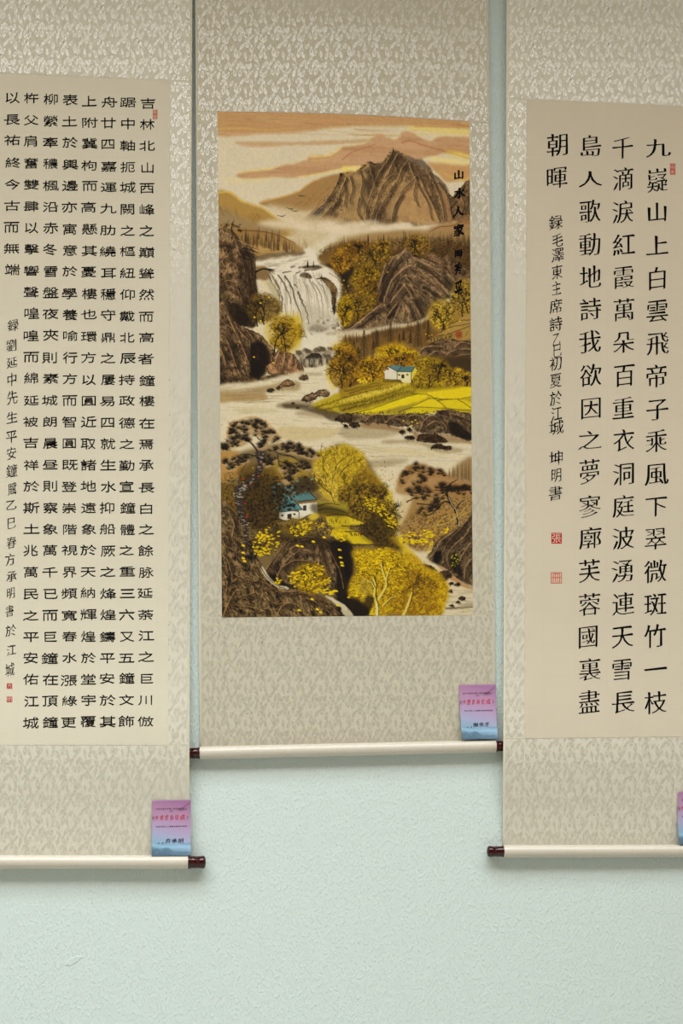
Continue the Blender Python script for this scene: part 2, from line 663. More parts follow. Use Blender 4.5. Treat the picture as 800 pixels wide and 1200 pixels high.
def make_scroll(label, S, seam_top, seam_bot, inner, kind, r_roll, r_knob, knobs, ends, dx):
    """mount, panels and roller; seam lines are ((x,y) left, (x,y) right)"""
    q = S.q
    base = (S.pos([q[3]])[0] + S.pos([q[2]])[0]) / 2
    root = bpy.data.objects.new('hanging_scroll', None)
    root.empty_display_size = .1
    COL.objects.link(root)
    root.location = (base[0], base[1], base[2] - r_roll)
    tag(root, label, 'scroll')
    root['world_built'] = 1
    sheet('backing_paper', S, q, 24, 72, 0, [M_EDGE], root, solid=.0010)
    mats = [M_GROUND[kind], M_FIG[kind]]
    (a, b), (c, d) = seam_top, seam_bot
    e = 1.5
    for nm, Q in (('top_panel', [q[0], q[1], b, a]), ('bottom_panel', [c, d, q[2], q[3]])):
        Q = inset(Q, e, .35, e, .35)
        sheet(nm, S, Q, 24, 24, .0005, mats, root, damask(Q, q[0][0] + dx, 4 + dx))
    for nm, Q, o_ in (('side_border', [a, inner[0], inner[3], c], 13), ('side_border', [inner[1], b, d, inner[2]], 27)):
        Q = np.array(Q, float)
        Q = inset(Q, e if o_ == 13 else .1, .35, .1 if o_ == 13 else e, .35)
        sheet(nm, S, Q, 5, 48, .0005, mats, root, damask(Q, q[0][0] + o_, o_ + dx))
    # roller with its turned end knobs
    A_, B_ = (np.array(px2wall([p_], S.d(np.array([u_]), np.array([1.0]), np.array([p_]))[0] + r_roll)[0]) for p_, u_ in zip(ends, (0, 1)))
    Ln = np.linalg.norm(B_ - A_)
    prof = [(0, r_roll * .80), (.0006, r_roll * .93), (.003, r_roll)] + [(Ln * k / 24, r_roll) for k in range(1, 24)] + [(Ln - .003, r_roll), (Ln - .0006, r_roll * .93), (Ln, r_roll * .80)]
    ro = lathe('roller', prof, A_, B_, [M_ROLL], root)
    ax = (B_ - A_) / Ln
    k_ = r_knob
    kp = [(-.004, 0), (-.004, k_ * 1.04), (.0, k_ * 1.07), (.0025, k_ * 1.05), (.004, k_ * .97), (.010, k_ * .95), (.0205, k_ * .95), (.021, k_ * .90), (.0225, k_ * .90), (.023, k_ * .95), (.032, k_ * .97), (.035, k_ * 1.02), (.038, k_ * 1.02), (.0405, k_ * .97), (.0430, k_ * .80), (.0445, k_ * .5), (.0450, 0)]
    for side in knobs:
        if side == 'l':
            lathe('roller_knob', kp, A_, A_ - ax, [M_WOOD], ro)
        else:
            lathe('roller_knob', kp, B_, B_ + ax, [M_WOOD], ro)
    # top rod and cord
    TA, TB = S.pos([q[0]], -.006)[0], S.pos([q[1]], -.006)[0]
    lt = np.linalg.norm(TB - TA)
    lathe('top_rod', [(-.004, 0), (-.004, .010), (0, .0105), (lt, .0105), (lt + .004, .010), (lt + .004, 0)], TA, TB, [M_ROLL], root, 20)
    mid = (TA + TB) / 2 + (0, 0, .16)
    mid[1] = -.004
    for f in (.25, .75):
        s_ = TA + (TB - TA) * f + (0, -.0, .008)
        l_ = np.linalg.norm(mid - s_)
        lathe('hanging_cord', [(0, .002), (l_, .002)], s_, mid, [M_CORD], root, 8)
    return root
# ---- painter (numpy): lays the landscape down brush stroke by brush stroke on a pigment grid ----
PS = 2.0                                     # pigment cells per unit
PW, PH = 295, 590
GX, GY = int(PW * PS) + 1, int(PH * PS) + 1
R = np.random.RandomState(11)
ORG = {1: (245, 120), 2: (400, 120), 3: (245, 270), 4: (400, 270), 5: (245, 420), 6: (400, 420), 7: (245, 570), 8: (400, 570)}


def p(n, s):
    ox, oy = ORG[n]
    return [(ox + float(a.split(',')[0]) / 5, oy + float(a.split(',')[1]) / 5) for a in s.split()]


def cv(P):
    P = np.asarray(P, float).reshape(-1, 2)
    x, y = P[:, 0], P[:, 1]
    l = 255 + (y - 132) * 5 / 591
    r = 549 + (y - 143) * 4.5 / 578
    u = (x - l) / (r - l)
    v0 = (y - 132) / 590
    y = y + 3.5 * np.sin(np.pi * np.clip(u, 0, 1)) * (1 - v0)
    v = (y - 132 - 11 * u) / (591.5 - 13.8 * u)
    return np.stack([u * PW * PS, v * PH * PS], 1)


def sm(a, n):
    """box blur, n cells half width, twice"""
    n = int(n)
    if n < 1:
        return a
    for _ in range(2):
        for ax in (0, 1):
            pad = [(0, 0)] * a.ndim
            pad[ax] = (n + 1, n)
            c = np.cumsum(np.pad(a, pad, mode='edge'), axis=ax)
            k = 2 * n + 1
            a = (np.take(c, range(k, c.shape[ax]), ax) - np.take(c, range(0, c.shape[ax] - k), ax)) / k
    return a


def vnoise(h, w, sx, sy, seed):
    r = np.random.RandomState(seed)
    g = r.rand(int(h / sy) + 3, int(w / sx) + 3)
    yy, xx = np.arange(h) / sy, np.arange(w) / sx
    yi, xi = yy.astype(int), xx.astype(int)
    fy, fx = yy - yi, xx - xi
    fy, fx = (fy * fy * (3 - 2 * fy))[:, None], (fx * fx * (3 - 2 * fx))[None]
    a = g[yi][:, xi] * (1 - fx) + g[yi][:, xi + 1] * fx
    b = g[yi + 1][:, xi] * (1 - fx) + g[yi + 1][:, xi + 1] * fx
    return a * (1 - fy) + b * fy


def fbm(sx, sy, seed, octv=4):
    o, a, t = 0, 1.0, 0
    for k in range(octv):
        o = o + a * vnoise(GY, GX, max(sx, 1), max(sy, 1), seed + k * 17)
        t += a
        a *= .55
        sx, sy = sx / 2, sy / 2
    return o / t


A = np.zeros((GY, GX, 3))
N1, N2, N3 = fbm(40, 40, 1), fbm(12, 12, 2), fbm(90, 10, 3)
NR = 1 - np.abs(fbm(22, 26, 4) * 2 - 1) ** .7       # ridged
NF = fbm(4, 4, 5, 2)
NS, NS2 = fbm(3.2, 3.2, 61, 2), fbm(5, 4, 62, 2)
CR = np.exp(-(np.abs(fbm(15, 22, 31, 3) - .5) / .016) ** 2)      # thin wandering cracks
CR2 = np.exp(-(np.abs(fbm(9, 11, 37, 3) - .5) / .022) ** 2)
YY, XX = np.mgrid[0:GY, 0:GX]


def col(c):
    return np.asarray(c, float) / 255


def spline(P, n=6, closed=False):
    P = np.asarray(P, float)
    if len(P) < 3:
        return P[0] + (P[-1] - P[0]) * np.linspace(0, 1, n + 1)[:, None]
    Q = np.vstack([P[-1:], P, P[:2]]) if closed else np.vstack([2 * P[:1] - P[1:2], P, 2 * P[-1:] - P[-2:-1]])
    out = []
    for i in range(len(Q) - 3):
        a, b, c, d = Q[i:i + 4]
        for t in np.linspace(0, 1, n, endpoint=False):
            out.append(.5 * (2 * b + (c - a) * t + (2 * a - 5 * b + 4 * c - d) * t * t + (3 * b - a - 3 * c + d) * t ** 3))
    if not closed:
        out.append(P[-1])
    return np.array(out)


def mask(poly, soft=.8, rough=1.0, smooth=True):
    Q = cv(poly)
    if smooth:
        Q = spline(Q, 5, True)
    if rough:
        Q = Q + R.randn(*Q.shape) * rough * .6
    x0, y0 = np.floor(Q.min(0)).astype(int) - 2
    x1, y1 = np.ceil(Q.max(0)).astype(int) + 2
    pad = int(soft * 3) + 1
    x0, y0, x1, y1 = max(0, x0 - pad), max(0, y0 - pad), min(GX, x1 + pad), min(GY, y1 + pad)
    M = np.zeros((GY, GX))
    if x1 <= x0 or y1 <= y0:
        return M
    ys = np.arange(y0, y1)
    xs = np.arange(x0, x1)
    a, b = Q, np.roll(Q, -1, 0)
    m = np.zeros((y1 - y0, x1 - x0), bool)
    for (ax, ay), (bx, by) in zip(a, b):
        if ay == by:
            continue
        c = (ay > ys) != (by > ys)
        if not c.any():
            continue
        xc = (bx - ax) * (ys[c] - ay) / (by - ay) + ax
        m[c] ^= xs[None] < xc[:, None]
    M[y0:y1, x0:x1] = sm(m.astype(float), round(soft)) if soft >= 1 else m
    return M


def lay(M, c, a=1.0):
    global A
    c = col(c) if not isinstance(c, np.ndarray) else c
    A += (c - A) * (np.clip(M, 0, 1) * a)[..., None]


def fill(poly, c, a=1.0, soft=1, rough=1.0, tex=0.0, nz=None, smooth=True):
    M = mask(poly, soft, rough, smooth)
    if tex:
        M = M * np.clip(1 - tex + 2 * tex * (N2 if nz is None else nz), 0, 1)
    lay(M, c, a)
    return M


def stroke(P, w0, w1=None, c=(35, 30, 25), a=1.0, jit=0, canvas=False, n=6):
    """tapered brush line; widths in units"""
    global A
    w1 = w0 if w1 is None else w1
    Q = np.asarray(P, float) if canvas else cv(P)
    Q = spline(Q, n)
    if jit:
        Q = Q + R.randn(*Q.shape) * jit
    if len(Q) < 2:
        return
    W = np.linspace(w0, w1, len(Q)) * PS / 2
    wm = W.max() + 1.5
    x0, y0 = np.floor(Q.min(0) - wm).astype(int)
    x1, y1 = np.ceil(Q.max(0) + wm).astype(int) + 1
    x0, y0, x1, y1 = max(0, x0), max(0, y0), min(GX, x1), min(GY, y1)
    if x1 <= x0 or y1 <= y0:
        return
    gx, gy = np.meshgrid(np.arange(x0, x1), np.arange(y0, y1))
    cov = np.zeros(gx.shape)
    for i in range(len(Q) - 1):
        ax, ay = Q[i]
        dx, dy = Q[i + 1] - Q[i]
        L = dx * dx + dy * dy + 1e-9
        t = np.clip(((gx - ax) * dx + (gy - ay) * dy) / L, 0, 1)
        d = np.hypot(gx - ax - t * dx, gy - ay - t * dy)
        cov = np.maximum(cov, np.clip(W[i] + (W[i + 1] - W[i]) * t + .5 - d, 0, 1))
    S = A[y0:y1, x0:x1]
    S += (col(c) - S) * (cov * a)[..., None]


def dot(x, y, r, c, a=1.0):
    stroke([(x - r * .35, y), (x + r * .35, y)], r * 1.5, None, c, a, n=1)


def inpoly(poly, n):
    P = np.asarray(poly, float)
    out = []
    lo, hi = P.min(0), P.max(0)
    while len(out) < n:
        q = lo + R.rand(2) * (hi - lo)
        a, b = P, np.roll(P, -1, 0)
        c = ((a[:, 1] > q[1]) != (b[:, 1] > q[1])) & (q[0] < (b[:, 0] - a[:, 0]) * (q[1] - a[:, 1]) / (b[:, 1] - a[:, 1] + 1e-9) + a[:, 0])
        if c.sum() % 2:
            out.append(q)
    return out


INK = (34, 29, 24)


def rock(poly, light, dark, fade=.5, cuns=60, ang=70, L=7, w=.9, edge=1.0, soft=1, contrast=1.0, shift=0, ca=.65):
    """a rock face: mottled wash, dry texture strokes along its grain, a broken ink edge"""
    M = mask(poly, soft, 1.5)
    Pc = cv(poly)
    y0, y1 = Pc[:, 1].min(), Pc[:, 1].max()
    g = (YY - y0) / max(1, y1 - y0)
    t = np.clip((.55 * N2 + .45 * NR + shift - .5) * 2.6 * contrast + .62 - fade * (g - .3), 0, 1)
    C = col(dark) + (col(light) - col(dark)) * t[..., None]
    lay(M, C)
    lay(M * np.roll(CR, (2, 2), (0, 1)), light, .34)
    lay(M * np.clip((NS2 - .54) * 5, 0, 1), dark, .45)
    lay(M * np.clip((NS - .56) * 6, 0, 1), light, .35)
    lay(M * np.maximum(CR, .6 * CR2), INK, .5)
    for q in inpoly(poly, int(cuns * 1.8)):
        th = math.radians(ang + R.randn() * 22)
        l = L * (.4 + R.rand())
        k = R.rand()
        stroke([(q[0], q[1]), (q[0] + math.cos(th) * l * .5 + R.randn(), q[1] + math.sin(th) * l * .5), (q[0] + math.cos(th) * l, q[1] + math.sin(th) * l)],
               w * (.35 + .7 * R.rand()), .3, dark if k < .62 else light, ca * (.5 + .5 * R.rand()), .5)
    if edge:
        P = list(poly) + [poly[0]]
        for i in range(len(P) - 1):
            if R.rand() < .85:
                stroke([P[i], ((P[i][0] + P[i + 1][0]) / 2 + R.randn() * .6, (P[i][1] + P[i + 1][1]) / 2 + R.randn() * .6), P[i + 1]], edge * (.6 + R.rand() * .7), edge * .5, INK, .75, .6)
    return M


def ridge(P, light=(178, 142, 96), wd=4, wl=2.2, a=.75, side=1, ink=1.0):
    """one fold of a mountain: lit crest, ink line, dark wash under it"""
    Q = np.asarray(P, float)
    for k in range(3):
        o = side * wd * (.4 + .5 * k) * np.array([.75, .65])
        stroke(Q + o, wd, wd * .6, (58, 46, 34), .33 * a, .8)
    stroke(Q - side * np.array([.75, .65]) * wl * .55, wl, wl * .5, light, .8 * a, .7)
    stroke(Q, ink * .75, ink * .4, INK, a, .7)


def branch(x, y, th, l, w, depth, c=INK, a=.9, spread=.55):
    x2, y2 = x + math.cos(th) * l, y - math.sin(th) * l
    mx, my = (x + x2) / 2 + R.randn() * l * .08, (y + y2) / 2 + R.randn() * l * .08
    stroke([(x, y), (mx, my), (x2, y2)], w, w * .6, c, a, .25, n=3)
    if depth > 0:
        for k in range(2 + (R.rand() < .5)):
            branch(x2, y2, th + R.uniform(-spread, spread) * 1.5, l * R.uniform(.55, .82), w * .62, depth - 1, c, a, spread)


def blob(cx, cy, rx, ry, c, a=.9, soft=3, seed=0, rough=.25):
    n = 14
    P = [(cx + rx * math.cos(t) * (1 + R.randn() * rough * .4), cy + ry * math.sin(t) * (1 + R.randn() * rough * .4)) for t in np.linspace(0, 2 * math.pi, n, endpoint=False)]
    M = mask(P, soft, 1.5)
    lay(M * np.clip(.55 + .9 * N2, 0, 1), c, a)
    return M


def tree(cx, cy, rx, ry, c, dark=(70, 55, 25), n=120, trunk=True, dots=0, a=.85, depth=3, halo=None, tw=1.3):
    if halo:
        blob(cx, cy, rx * 1.15, ry * 1.15, halo, .6, 5)
    M = blob(cx, cy, rx, ry, tuple(np.array(c) * .92), a, 3)
    d = np.array(dark)
    lay(M * np.clip((NS - .47) * 6, 0, 1), tuple(d), .6)
    lay(M * np.clip((NS2 - .53) * 7, 0, 1), tuple((np.array(c) * 1.12).clip(0, 255)), .6)
    for k in range(3):
        branch(cx + rx * R.uniform(-.25, .25), cy + ry * .85, 1.57 + R.uniform(-.7, .7), ry * .5, .8, 4, INK, .7, .5)
    for k in range(n):                                   # leaf dabs
        t, q = R.rand() * 6.283, R.rand() ** .55
        x, y = cx + rx * q * math.cos(t), cy + ry * q * math.sin(t)
        m = R.rand()
        cc = d if m < .55 else (np.array(c) * (.75 if m < .8 else 1.12)).clip(0, 255)
        stroke([(x, y), (x + R.randn() * 1.3, y + R.randn() * .9)], .5 + R.rand() * .9, .5, cc, .4 + .4 * R.rand(), n=1)
    if trunk:
        branch(cx + R.randn(), cy + ry * 1.05, 1.57 + R.randn() * .12, ry * .62, tw, depth, INK, .8)
    for k in range(dots):
        t, q = R.rand() * 6.283, R.rand() ** .6
        dot(cx + rx * q * math.cos(t), cy + ry * q * math.sin(t), .4 + R.rand() * .35, (228, 186, 24), .85)


def fan(x, y, r, th, c=INK, a=.85, n=8):
    for k in range(n):
        t = th + (k / (n - 1) - .5) * 2.6
        l = r * (.75 + .4 * R.rand())
        stroke([(x, y), (x + math.cos(t) * l, y - math.sin(t) * l)], .62, .3, c, a, n=1)


def fir(x, y, h, w, a=.85, c=(44, 38, 30)):
    stroke([(x, y), (x, y - h)], .9, .4, c, a, .2)
    for k in range(int(h / 2.2) + 2):
        f = k / (int(h / 2.2) + 2)
        yy, ww = y - h * (1 - f) + 1, w * (.15 + .85 * f) * (.7 + .5 * R.rand())
        stroke([(x - ww, yy + 1.4), (x, yy), (x + ww, yy + 1.5)], .9, .7, c, a * .8, .3, n=3)


def conifers(x0, x1, y0, y1, hmin, hmax, n, c, a):
    for k in range(n):
        x = R.uniform(x0, x1)
        f = (x - x0) / (x1 - x0)
        y = y0 + (y1 - y0) * f + R.randn() * 1.5
        h = R.uniform(hmin, hmax)
        stroke([(x, y), (x + R.randn() * .4, y - h)], 1.5 + R.rand() * 1.3, .35, c, a * (.5 + .5 * R.rand()), .3, n=3)


def water(poly, n, c, a, w=(.6, 2.2), L=(8, 40), slope=0.0):
    for q in inpoly(poly, n):
        l = R.uniform(*L)
        stroke([(q[0] - l / 2, q[1] - slope * l / 2), (q[0], q[1] + R.randn() * .8), (q[0] + l / 2, q[1] + slope * l / 2)], R.uniform(*w), .3, c, a * (.4 + .6 * R.rand()), .3)


# ================= the landscape =================
PAPER = (205, 189, 152)
A[:] = col(PAPER)
A *= (.985 + .03 * N1)[..., None]
A += (col((178, 150, 104)) - A) * (np.clip((230 - YY / PS) / 230, 0, 1) * .18)[..., None]

# --- sunset sky
fill([(250, 128), (400, 130), (556, 138), (556, 151), (500, 149), (440, 147), (395, 149), (350, 155), (300, 158), (250, 158)], (180, 134, 86), .95, 3)
for k in range(46):
    x, y = R.uniform(250, 545), R.uniform(135, 158)
    l = R.uniform(20, 70)
    y += (x - 255) * .02 - 2
    stroke([(x, y), (x + l / 2, y + 1 + R.randn() * .5), (x + l, y + l * .025)], R.uniform(1, 3), .5, [(192, 150, 84), (190, 138, 102), (164, 118, 74), (198, 166, 112)][R.randint(4)], .28)
stroke(p(1, "60,160 200,155 330,165 500,150"), 2.6, 1, (200, 162, 84), .4)
stroke(p(1, "60,180 200,188 380,178 600,160"), 2.5, 1, (196, 148, 112), .6)
stroke(p(2, "400,150 560,165 740,175"), 5, 7, (214, 184, 92), .7)
stroke(p(2, "440,180 600,195 740,200"), 6, 4, (208, 186, 132), .7)
stroke(p(2, "430,140 560,140 740,150"), 3, 2, (190, 142, 84), .8)
M = fill(p(1, "155,245 180,233 350,232 520,232 640,225 800,220 900,215 1000,205 1000,225 800,242 640,250 480,252 300,262 200,255"), (184, 144, 100), .85, 2)
stroke(p(1, "190,258 300,264 420,258"), 2.2, .8, (200, 152, 122), .5)
cloud = p(1, "158,432 210,410 300,402 380,388 440,368 520,355 570,335 585,316 690,312 740,290 775,262") + p(2, "20,260 100,250 150,235 180,205 225,185 260,205 310,218 340,200 345,180 385,170 420,185 470,215 520,228 570,203 640,203 760,215 760,310 690,300 600,300 520,318 470,330 420,400 300,420 100,375 0,385") + p(1, "700,400 620,418 540,432 480,442 400,436 300,446 200,446")
for s_, cc, aa in ((5, (214, 184, 96), .5), (2, (182, 138, 98), .95)):
    fill(cloud, cc, aa, s_)
Mc = mask(cloud, 2, 1)
lay(Mc * np.clip((N3 - .45) * 3, 0, 1), (194, 148, 112), .5)
lay(Mc * np.clip((.5 - N3) * 3, 0, 1), (168, 118, 76), .5)
stroke(p(1, "185,415 240,405 330,392 400,380"), 2.2, 1.5, (218, 186, 92), .5)
stroke(p(1, "590,318 690,312 745,285 775,264"), 2.6, 1.5, (220, 188, 86), .55)
stroke(p(1, "520,438 640,420 720,402 800,388"), 2.0, 3, (218, 186, 96), .45)
stroke(p(1, "600,345 700,330 790,300"), 1.2, .8, (206, 156, 78), .6)
stroke(p(2, "0,335 60,290 150,262 200,240"), 1.5, .8, (160, 100, 66), .5)
stroke(p(2, "350,235 400,225 470,250 560,275 740,330"), 2.5, 2, (164, 106, 70), .5)
fill(p(2, "500,330 560,318 640,330 760,352 760,372 640,368 540,350"), (222, 194, 118), .85, 3)
fill(p(2, "600,285 690,290 760,318 760,338 660,318"), (216, 180, 62), .6, 3)
fill(p(2, "500,355 600,360 700,372 760,370 760,470 700,460 620,470 560,420"), (184, 134, 82), .9, 3)
fill(p(2, "560,395 640,430 700,445 760,440 760,455 680,465"), (204, 164, 84), .5, 2)
fill(p(2, "0,372 60,372 110,372 100,395 60,410 0,415"), (222, 192, 100), .8, 2)
fill(p(2, "590,480 640,475 690,490 640,535 610,530"), (206, 186, 148), .6, 3)
fill(p(1, "60,455 200,455 340,450 420,440 300,462 150,468"), (218, 190, 110), .5, 3)

# --- far hills
fill(p(1, "290,590 430,552 520,522 590,470 660,440 770,412 860,420 860,640 560,745 470,665 380,625"), (152, 116, 68), .95, 2)
fill(p(1, "330,600 450,600 560,625 640,600 560,740 480,700"), (176, 148, 104), .7, 5)
stroke(p(1, "300,588 430,552 520,522 590,472 650,444"), 1.5, 1.2, (206, 150, 72), .7)
for k in range(40):
    x, y = R.uniform(330, 395), R.uniform(218, 240)
    if y > 262 - (x - 300) * .5:
        stroke([(x, y), (x + 5, y - 3 + R.randn())], 1.6, .6, (132, 98, 54), .35)
fill(p(1, "40,540 110,528 150,548 190,580 250,600 320,625 400,680 530,716 480,780 300,800 40,800"), (160, 124, 62), .95, 3)
fill(p(1, "60,620 160,660 260,700 340,720 420,740 380,800 50,800"), (140, 120, 88), .75, 6)
stroke(p(1, "55,534 110,528 150,548 190,580 250,600 320,625 400,680 520,714"), 2.2, 1.4, (204, 160, 66), .8)
for k in range(30):
    x = R.uniform(257, 330)
    stroke([(x, 240 + (x - 257) * .25 + R.rand() * 8), (x + 4, 247 + (x - 257) * .25 + R.rand() * 8)], 2, .6, (128, 96, 48), .3)
fill(p(1, "340,610 420,618 540,640 620,640 560,690 520,715 440,690"), (204, 184, 146), .75, 4)

# --- the peak
peak = p(1, "500,745 600,640 680,560 735,500 770,418") + p(2, "0,415 45,425 100,388 130,360 160,346 195,358 245,340 275,300 297,280 330,290 385,312 420,332 470,340 500,370 520,410 560,440 600,480 628,535 645,600 655,690 600,712 480,722 380,735 250,740 150,752 60,745 0,730")
rock(peak, (168, 132, 84), (84, 68, 50), .2, 330, 105, 8, 1.0, 0, 1, 1.0)
fill(p(2, "375,312 420,330 470,338 502,372 525,415 600,480 625,530 560,470 520,430 490,400 440,370 400,350"), (112, 98, 82), .8, 2)     # blue-grey flank
lt, dk = (176, 140, 92), (62, 50, 38)
fill(p(2, "297,285 340,300 385,345 395,400 350,395 300,350 250,400 200,470 150,560 140,640 100,560 130,450 170,380 245,345"), dk, .62, 3, tex=.3)
fill(p(2, "395,355 450,370 500,430 535,470 560,560 600,690 560,640 500,500 450,440 420,420"), dk, .5, 3, tex=.3)
fill(p(2, "430,440 470,500 540,620 570,700 480,715 400,700 350,700 300,712 330,600 370,520"), (178, 138, 88), .8, 3, tex=.2)
fill(p(2, "350,460 320,520 270,600 250,690 300,700 340,560 390,490"), (164, 130, 86), .7, 2, tex=.2)
fill(p(2, "150,420 130,480 150,540 130,640 60,690 0,640 0,430 60,430"), (166, 134, 84), .65, 3, tex=.3)
fill(p(2, "160,720 220,600 250,600 260,690 220,730"), dk, .45, 4, tex=.3)
fill(p(2, "250,690 330,660 300,720"), dk, .5, 3)
fill(p(2, "560,500 600,520 640,620 640,690 600,690 590,600"), (150, 112, 74), .8, 2, tex=.2)
for s_ in ("297,285 270,340 215,420 185,500 150,600 140,690", "330,300 305,350 320,400 280,440 230,500 200,590 170,680 150,740", "385,345 350,395 330,450 290,500 260,560 215,640 190,720",
           "395,360 420,420 455,440 480,500 530,600 570,700", "430,440 380,490 340,540 300,640 290,700", "430,440 450,500 500,590 520,680", "500,375 520,440 560,520 590,620 600,690",
           "560,470 600,520 630,600 645,680", "160,350 175,420 190,480", "45,428 60,500 40,580", "100,395 120,460 110,540 140,640", "430,470 420,540 440,600", "300,350 270,420 250,440",
           "350,540 310,600 300,650", "100,560 90,640 120,690", "0,450 20,520 10,600"):
    ridge(p(2, s_), lt, 3.2, 1.8, .7, 1, 1.0)
for s_ in ("770,418 740,490 690,570 640,620 560,700 510,735", "800,440 770,520 730,590 690,640 620,700 550,745", "760,560 720,620 700,680"):
    ridge(p(1, s_), (176, 146, 92), 3.0, 1.6, .75, 1, 1.1)
for k in range(40):                                          # crest scrub
    f = R.rand()
    q = spline(p(1, "735,500 770,418") + p(2, "0,415 100,388 160,346 195,358 245,340 297,280 385,312"), 8)
    q = q[int(f * (len(q) - 1))]
    stroke([(q[0] - 1, q[1] + .6), (q[0] + 1.2, q[1] + 1.2)], .9, .5, (44, 38, 32), .8, .5)
stroke(p(2, "297,282 297,268"), 1.2, .6, INK, .8)
fill(p(1, "540,720 600,650 660,610 700,600 640,670 580,730"), (92, 88, 82), .5, 3)
rock(p(2, "625,540 650,560 670,530 700,500 720,475 750,460 765,470 765,700 655,690"), (140, 108, 70), (66, 52, 40), .3, 45, 110, 6, 1, .9)
stroke(p(2, "720,490 700,540 720,600 700,660"), 1.2, .7, INK, .7)

# --- valley mist
fill([(300, 262), (345, 256), (400, 262), (440, 262), (490, 264), (549, 262), (556, 275), (480, 272), (440, 272), (400, 274), (345, 270)], (206, 184, 146), .95, 5)
fill([(350, 248), (372, 252), (430, 262), (440, 268), (360, 268), (345, 258)], (198, 172, 128), .6, 4)
for k in range(24):
    x = R.uniform(345, 520)
    blob(x, 266 + R.randn() * 2.5, R.uniform(8, 16), R.uniform(2, 4), (212, 192, 156), .6, 3)
fill(p(2, "500,750 560,715 620,700 700,690 760,680 760,800 500,800"), (146, 106, 62), .8, 4)
stroke(p(2, "510,760 570,730 640,725 700,700"), 1.4, .8, (90, 60, 34), .6)

# --- far forest on the right slope
fill([(378, 296), (398, 282), (430, 274), (470, 270), (520, 272), (556, 272), (556, 330), (470, 318), (400, 330)], (136, 104, 58), .95, 4)
fill([(400, 276), (440, 272), (520, 270), (556, 270), (556, 282), (470, 280), (400, 286)], (168, 138, 92), .5, 4)
conifers(384, 552, 302, 296, 9, 22, 210, (78, 60, 38), .7)
conifers(400, 552, 290, 284, 6, 13, 130, (98, 78, 50), .6)
for x, y, h in ((473, 293, 22), (479, 291, 17), (486, 289, 16), (432, 290, 15), (447, 288, 13), (524, 290, 15)):
    conifers(x - 2, x + 2, y, y, h - 3, h, 3, (48, 40, 30), .9)
for k in range(90):
    x, y = R.uniform(388, 550), R.uniform(284, 300)
    dot(x, y, R.uniform(.8, 1.8), [(120, 88, 40), (92, 70, 38), (150, 112, 48)][R.randint(3)], .55)

# --- left far bank with fir line
fill(p(3, "130,0 300,0 420,30 500,70 555,110 540,130 420,130 300,160 240,160"), (146, 112, 62), .9, 3)
fill(p(3, "250,100 400,95 480,110 420,130 300,140"), (176, 142, 84), .7, 3)
conifers(276, 345, 284, 294, 8, 15, 60, (86, 66, 40), .6)
for x in (268, 288, 302, 312, 318, 326):
    conifers(x - 1, x + 1, 281, 281, 8, 15, 2, (70, 56, 40), .75)
stroke(p(3, "170,0 330,10 430,40 500,75"), 1.3, .8, (100, 66, 36), .7)
fill(p(3, "460,0 600,0 700,20 620,70 560,110 500,60"), (190, 166, 122), .75, 4)
for k in range(16):
    x = R.uniform(340, 362)
    stroke([(x, 292), (x + R.randn() * 2, 278 + R.rand() * 6)], 1.2, .4, (150, 124, 84), .5)

# --- upper river and fall
fill(p(3, "270,190 330,170 430,165 520,150 570,100 620,130 640,190 700,220 760,250 800,320 830,420 800,560 760,640 700,720 560,720 520,600 430,500 420,430 380,330 340,250 290,205"), (212, 198, 168), 1, 2)
fill(p(3, "260,165 330,140 440,125 555,122 540,145 450,150 360,165 290,180"), (104, 86, 60), .85, 2, tex=.3)
water(p(3, "300,180 560,120 620,160 640,200 700,225 420,250 330,210"), 60, (150, 134, 104), .6, (.5, 1.5), (4, 14), -.2)
for s_ in ("480,215 500,208", "510,250 530,238", "430,245 480,240", "600,230 640,222", "560,235 590,225"):
    stroke(p(3, s_), 1.8, 1, (78, 66, 50), .7, .4)
fill(p(3, "520,218 560,205 620,203 660,212 630,220 560,220"), (74, 60, 46), .9, 1)
for x in (573, 577, 609):
    stroke(p(3, "%d,210 %d,180" % (x, x)), 1.2, .6, INK, .9)
fill(p(3, "530,265 550,248 580,252 600,275 570,280"), (86, 70, 52), .95, 1)
stroke(p(3, "530,265 550,248 580,252 600,275"), 1, .6, INK, .7)
# falling water
for k in range(70):
    f = R.rand()
    x0, y0 = 322 + f * 60, 320 - 4 * math.sin(f * 3.1) + R.rand() * 20
    l = R.uniform(15, 60)
    bow = (f - .15) * 14 + R.randn()
    stroke([(x0, y0), (x0 + bow * .6, y0 + l * .4), (x0 + bow, min(y0 + l, 385))], R.uniform(.4, 1.3), .3, [(150, 138, 112), (172, 160, 132), (118, 106, 86)][R.randint(3)], .5)
for s_, w_, c_ in (("350,240 390,300 420,380 425,440 420,480", 5, (92, 78, 54)), ("345,260 370,310 400,360 415,430", 3, (60, 50, 36)), ("405,262 440,320 470,390 475,430", 2.4, (62, 54, 42)), ("445,270 480,330 510,420 535,500 545,560", 3, (66, 58, 46)),
                   ("500,315 515,335", 2, (80, 70, 56)), ("520,360 545,420 570,480 580,540", 3.4, (58, 52, 44)), ("585,290 620,350 640,430 645,520", 1.3, (100, 90, 72)), ("605,300 645,360 660,450 665,540", 1.5, (92, 82, 64)),
                   ("640,300 680,370 700,450", 1.4, (104, 94, 76)), ("700,250 750,280 785,340 790,400", 1.6, (110, 100, 80)), ("735,250 780,290 800,330", 1.4, (110, 100, 80)), ("440,430 455,520", 1.2, (100, 90, 72)), ("490,470 500,560", 1.2, (110, 98, 80))):
    stroke(p(3, s_), w_ * .75, w_ * .3, c_, .7, .9)
    stroke(np.array(p(3, s_)) + (2.2, 0), w_ * .6, .4, (212, 200, 170), .6, .6)
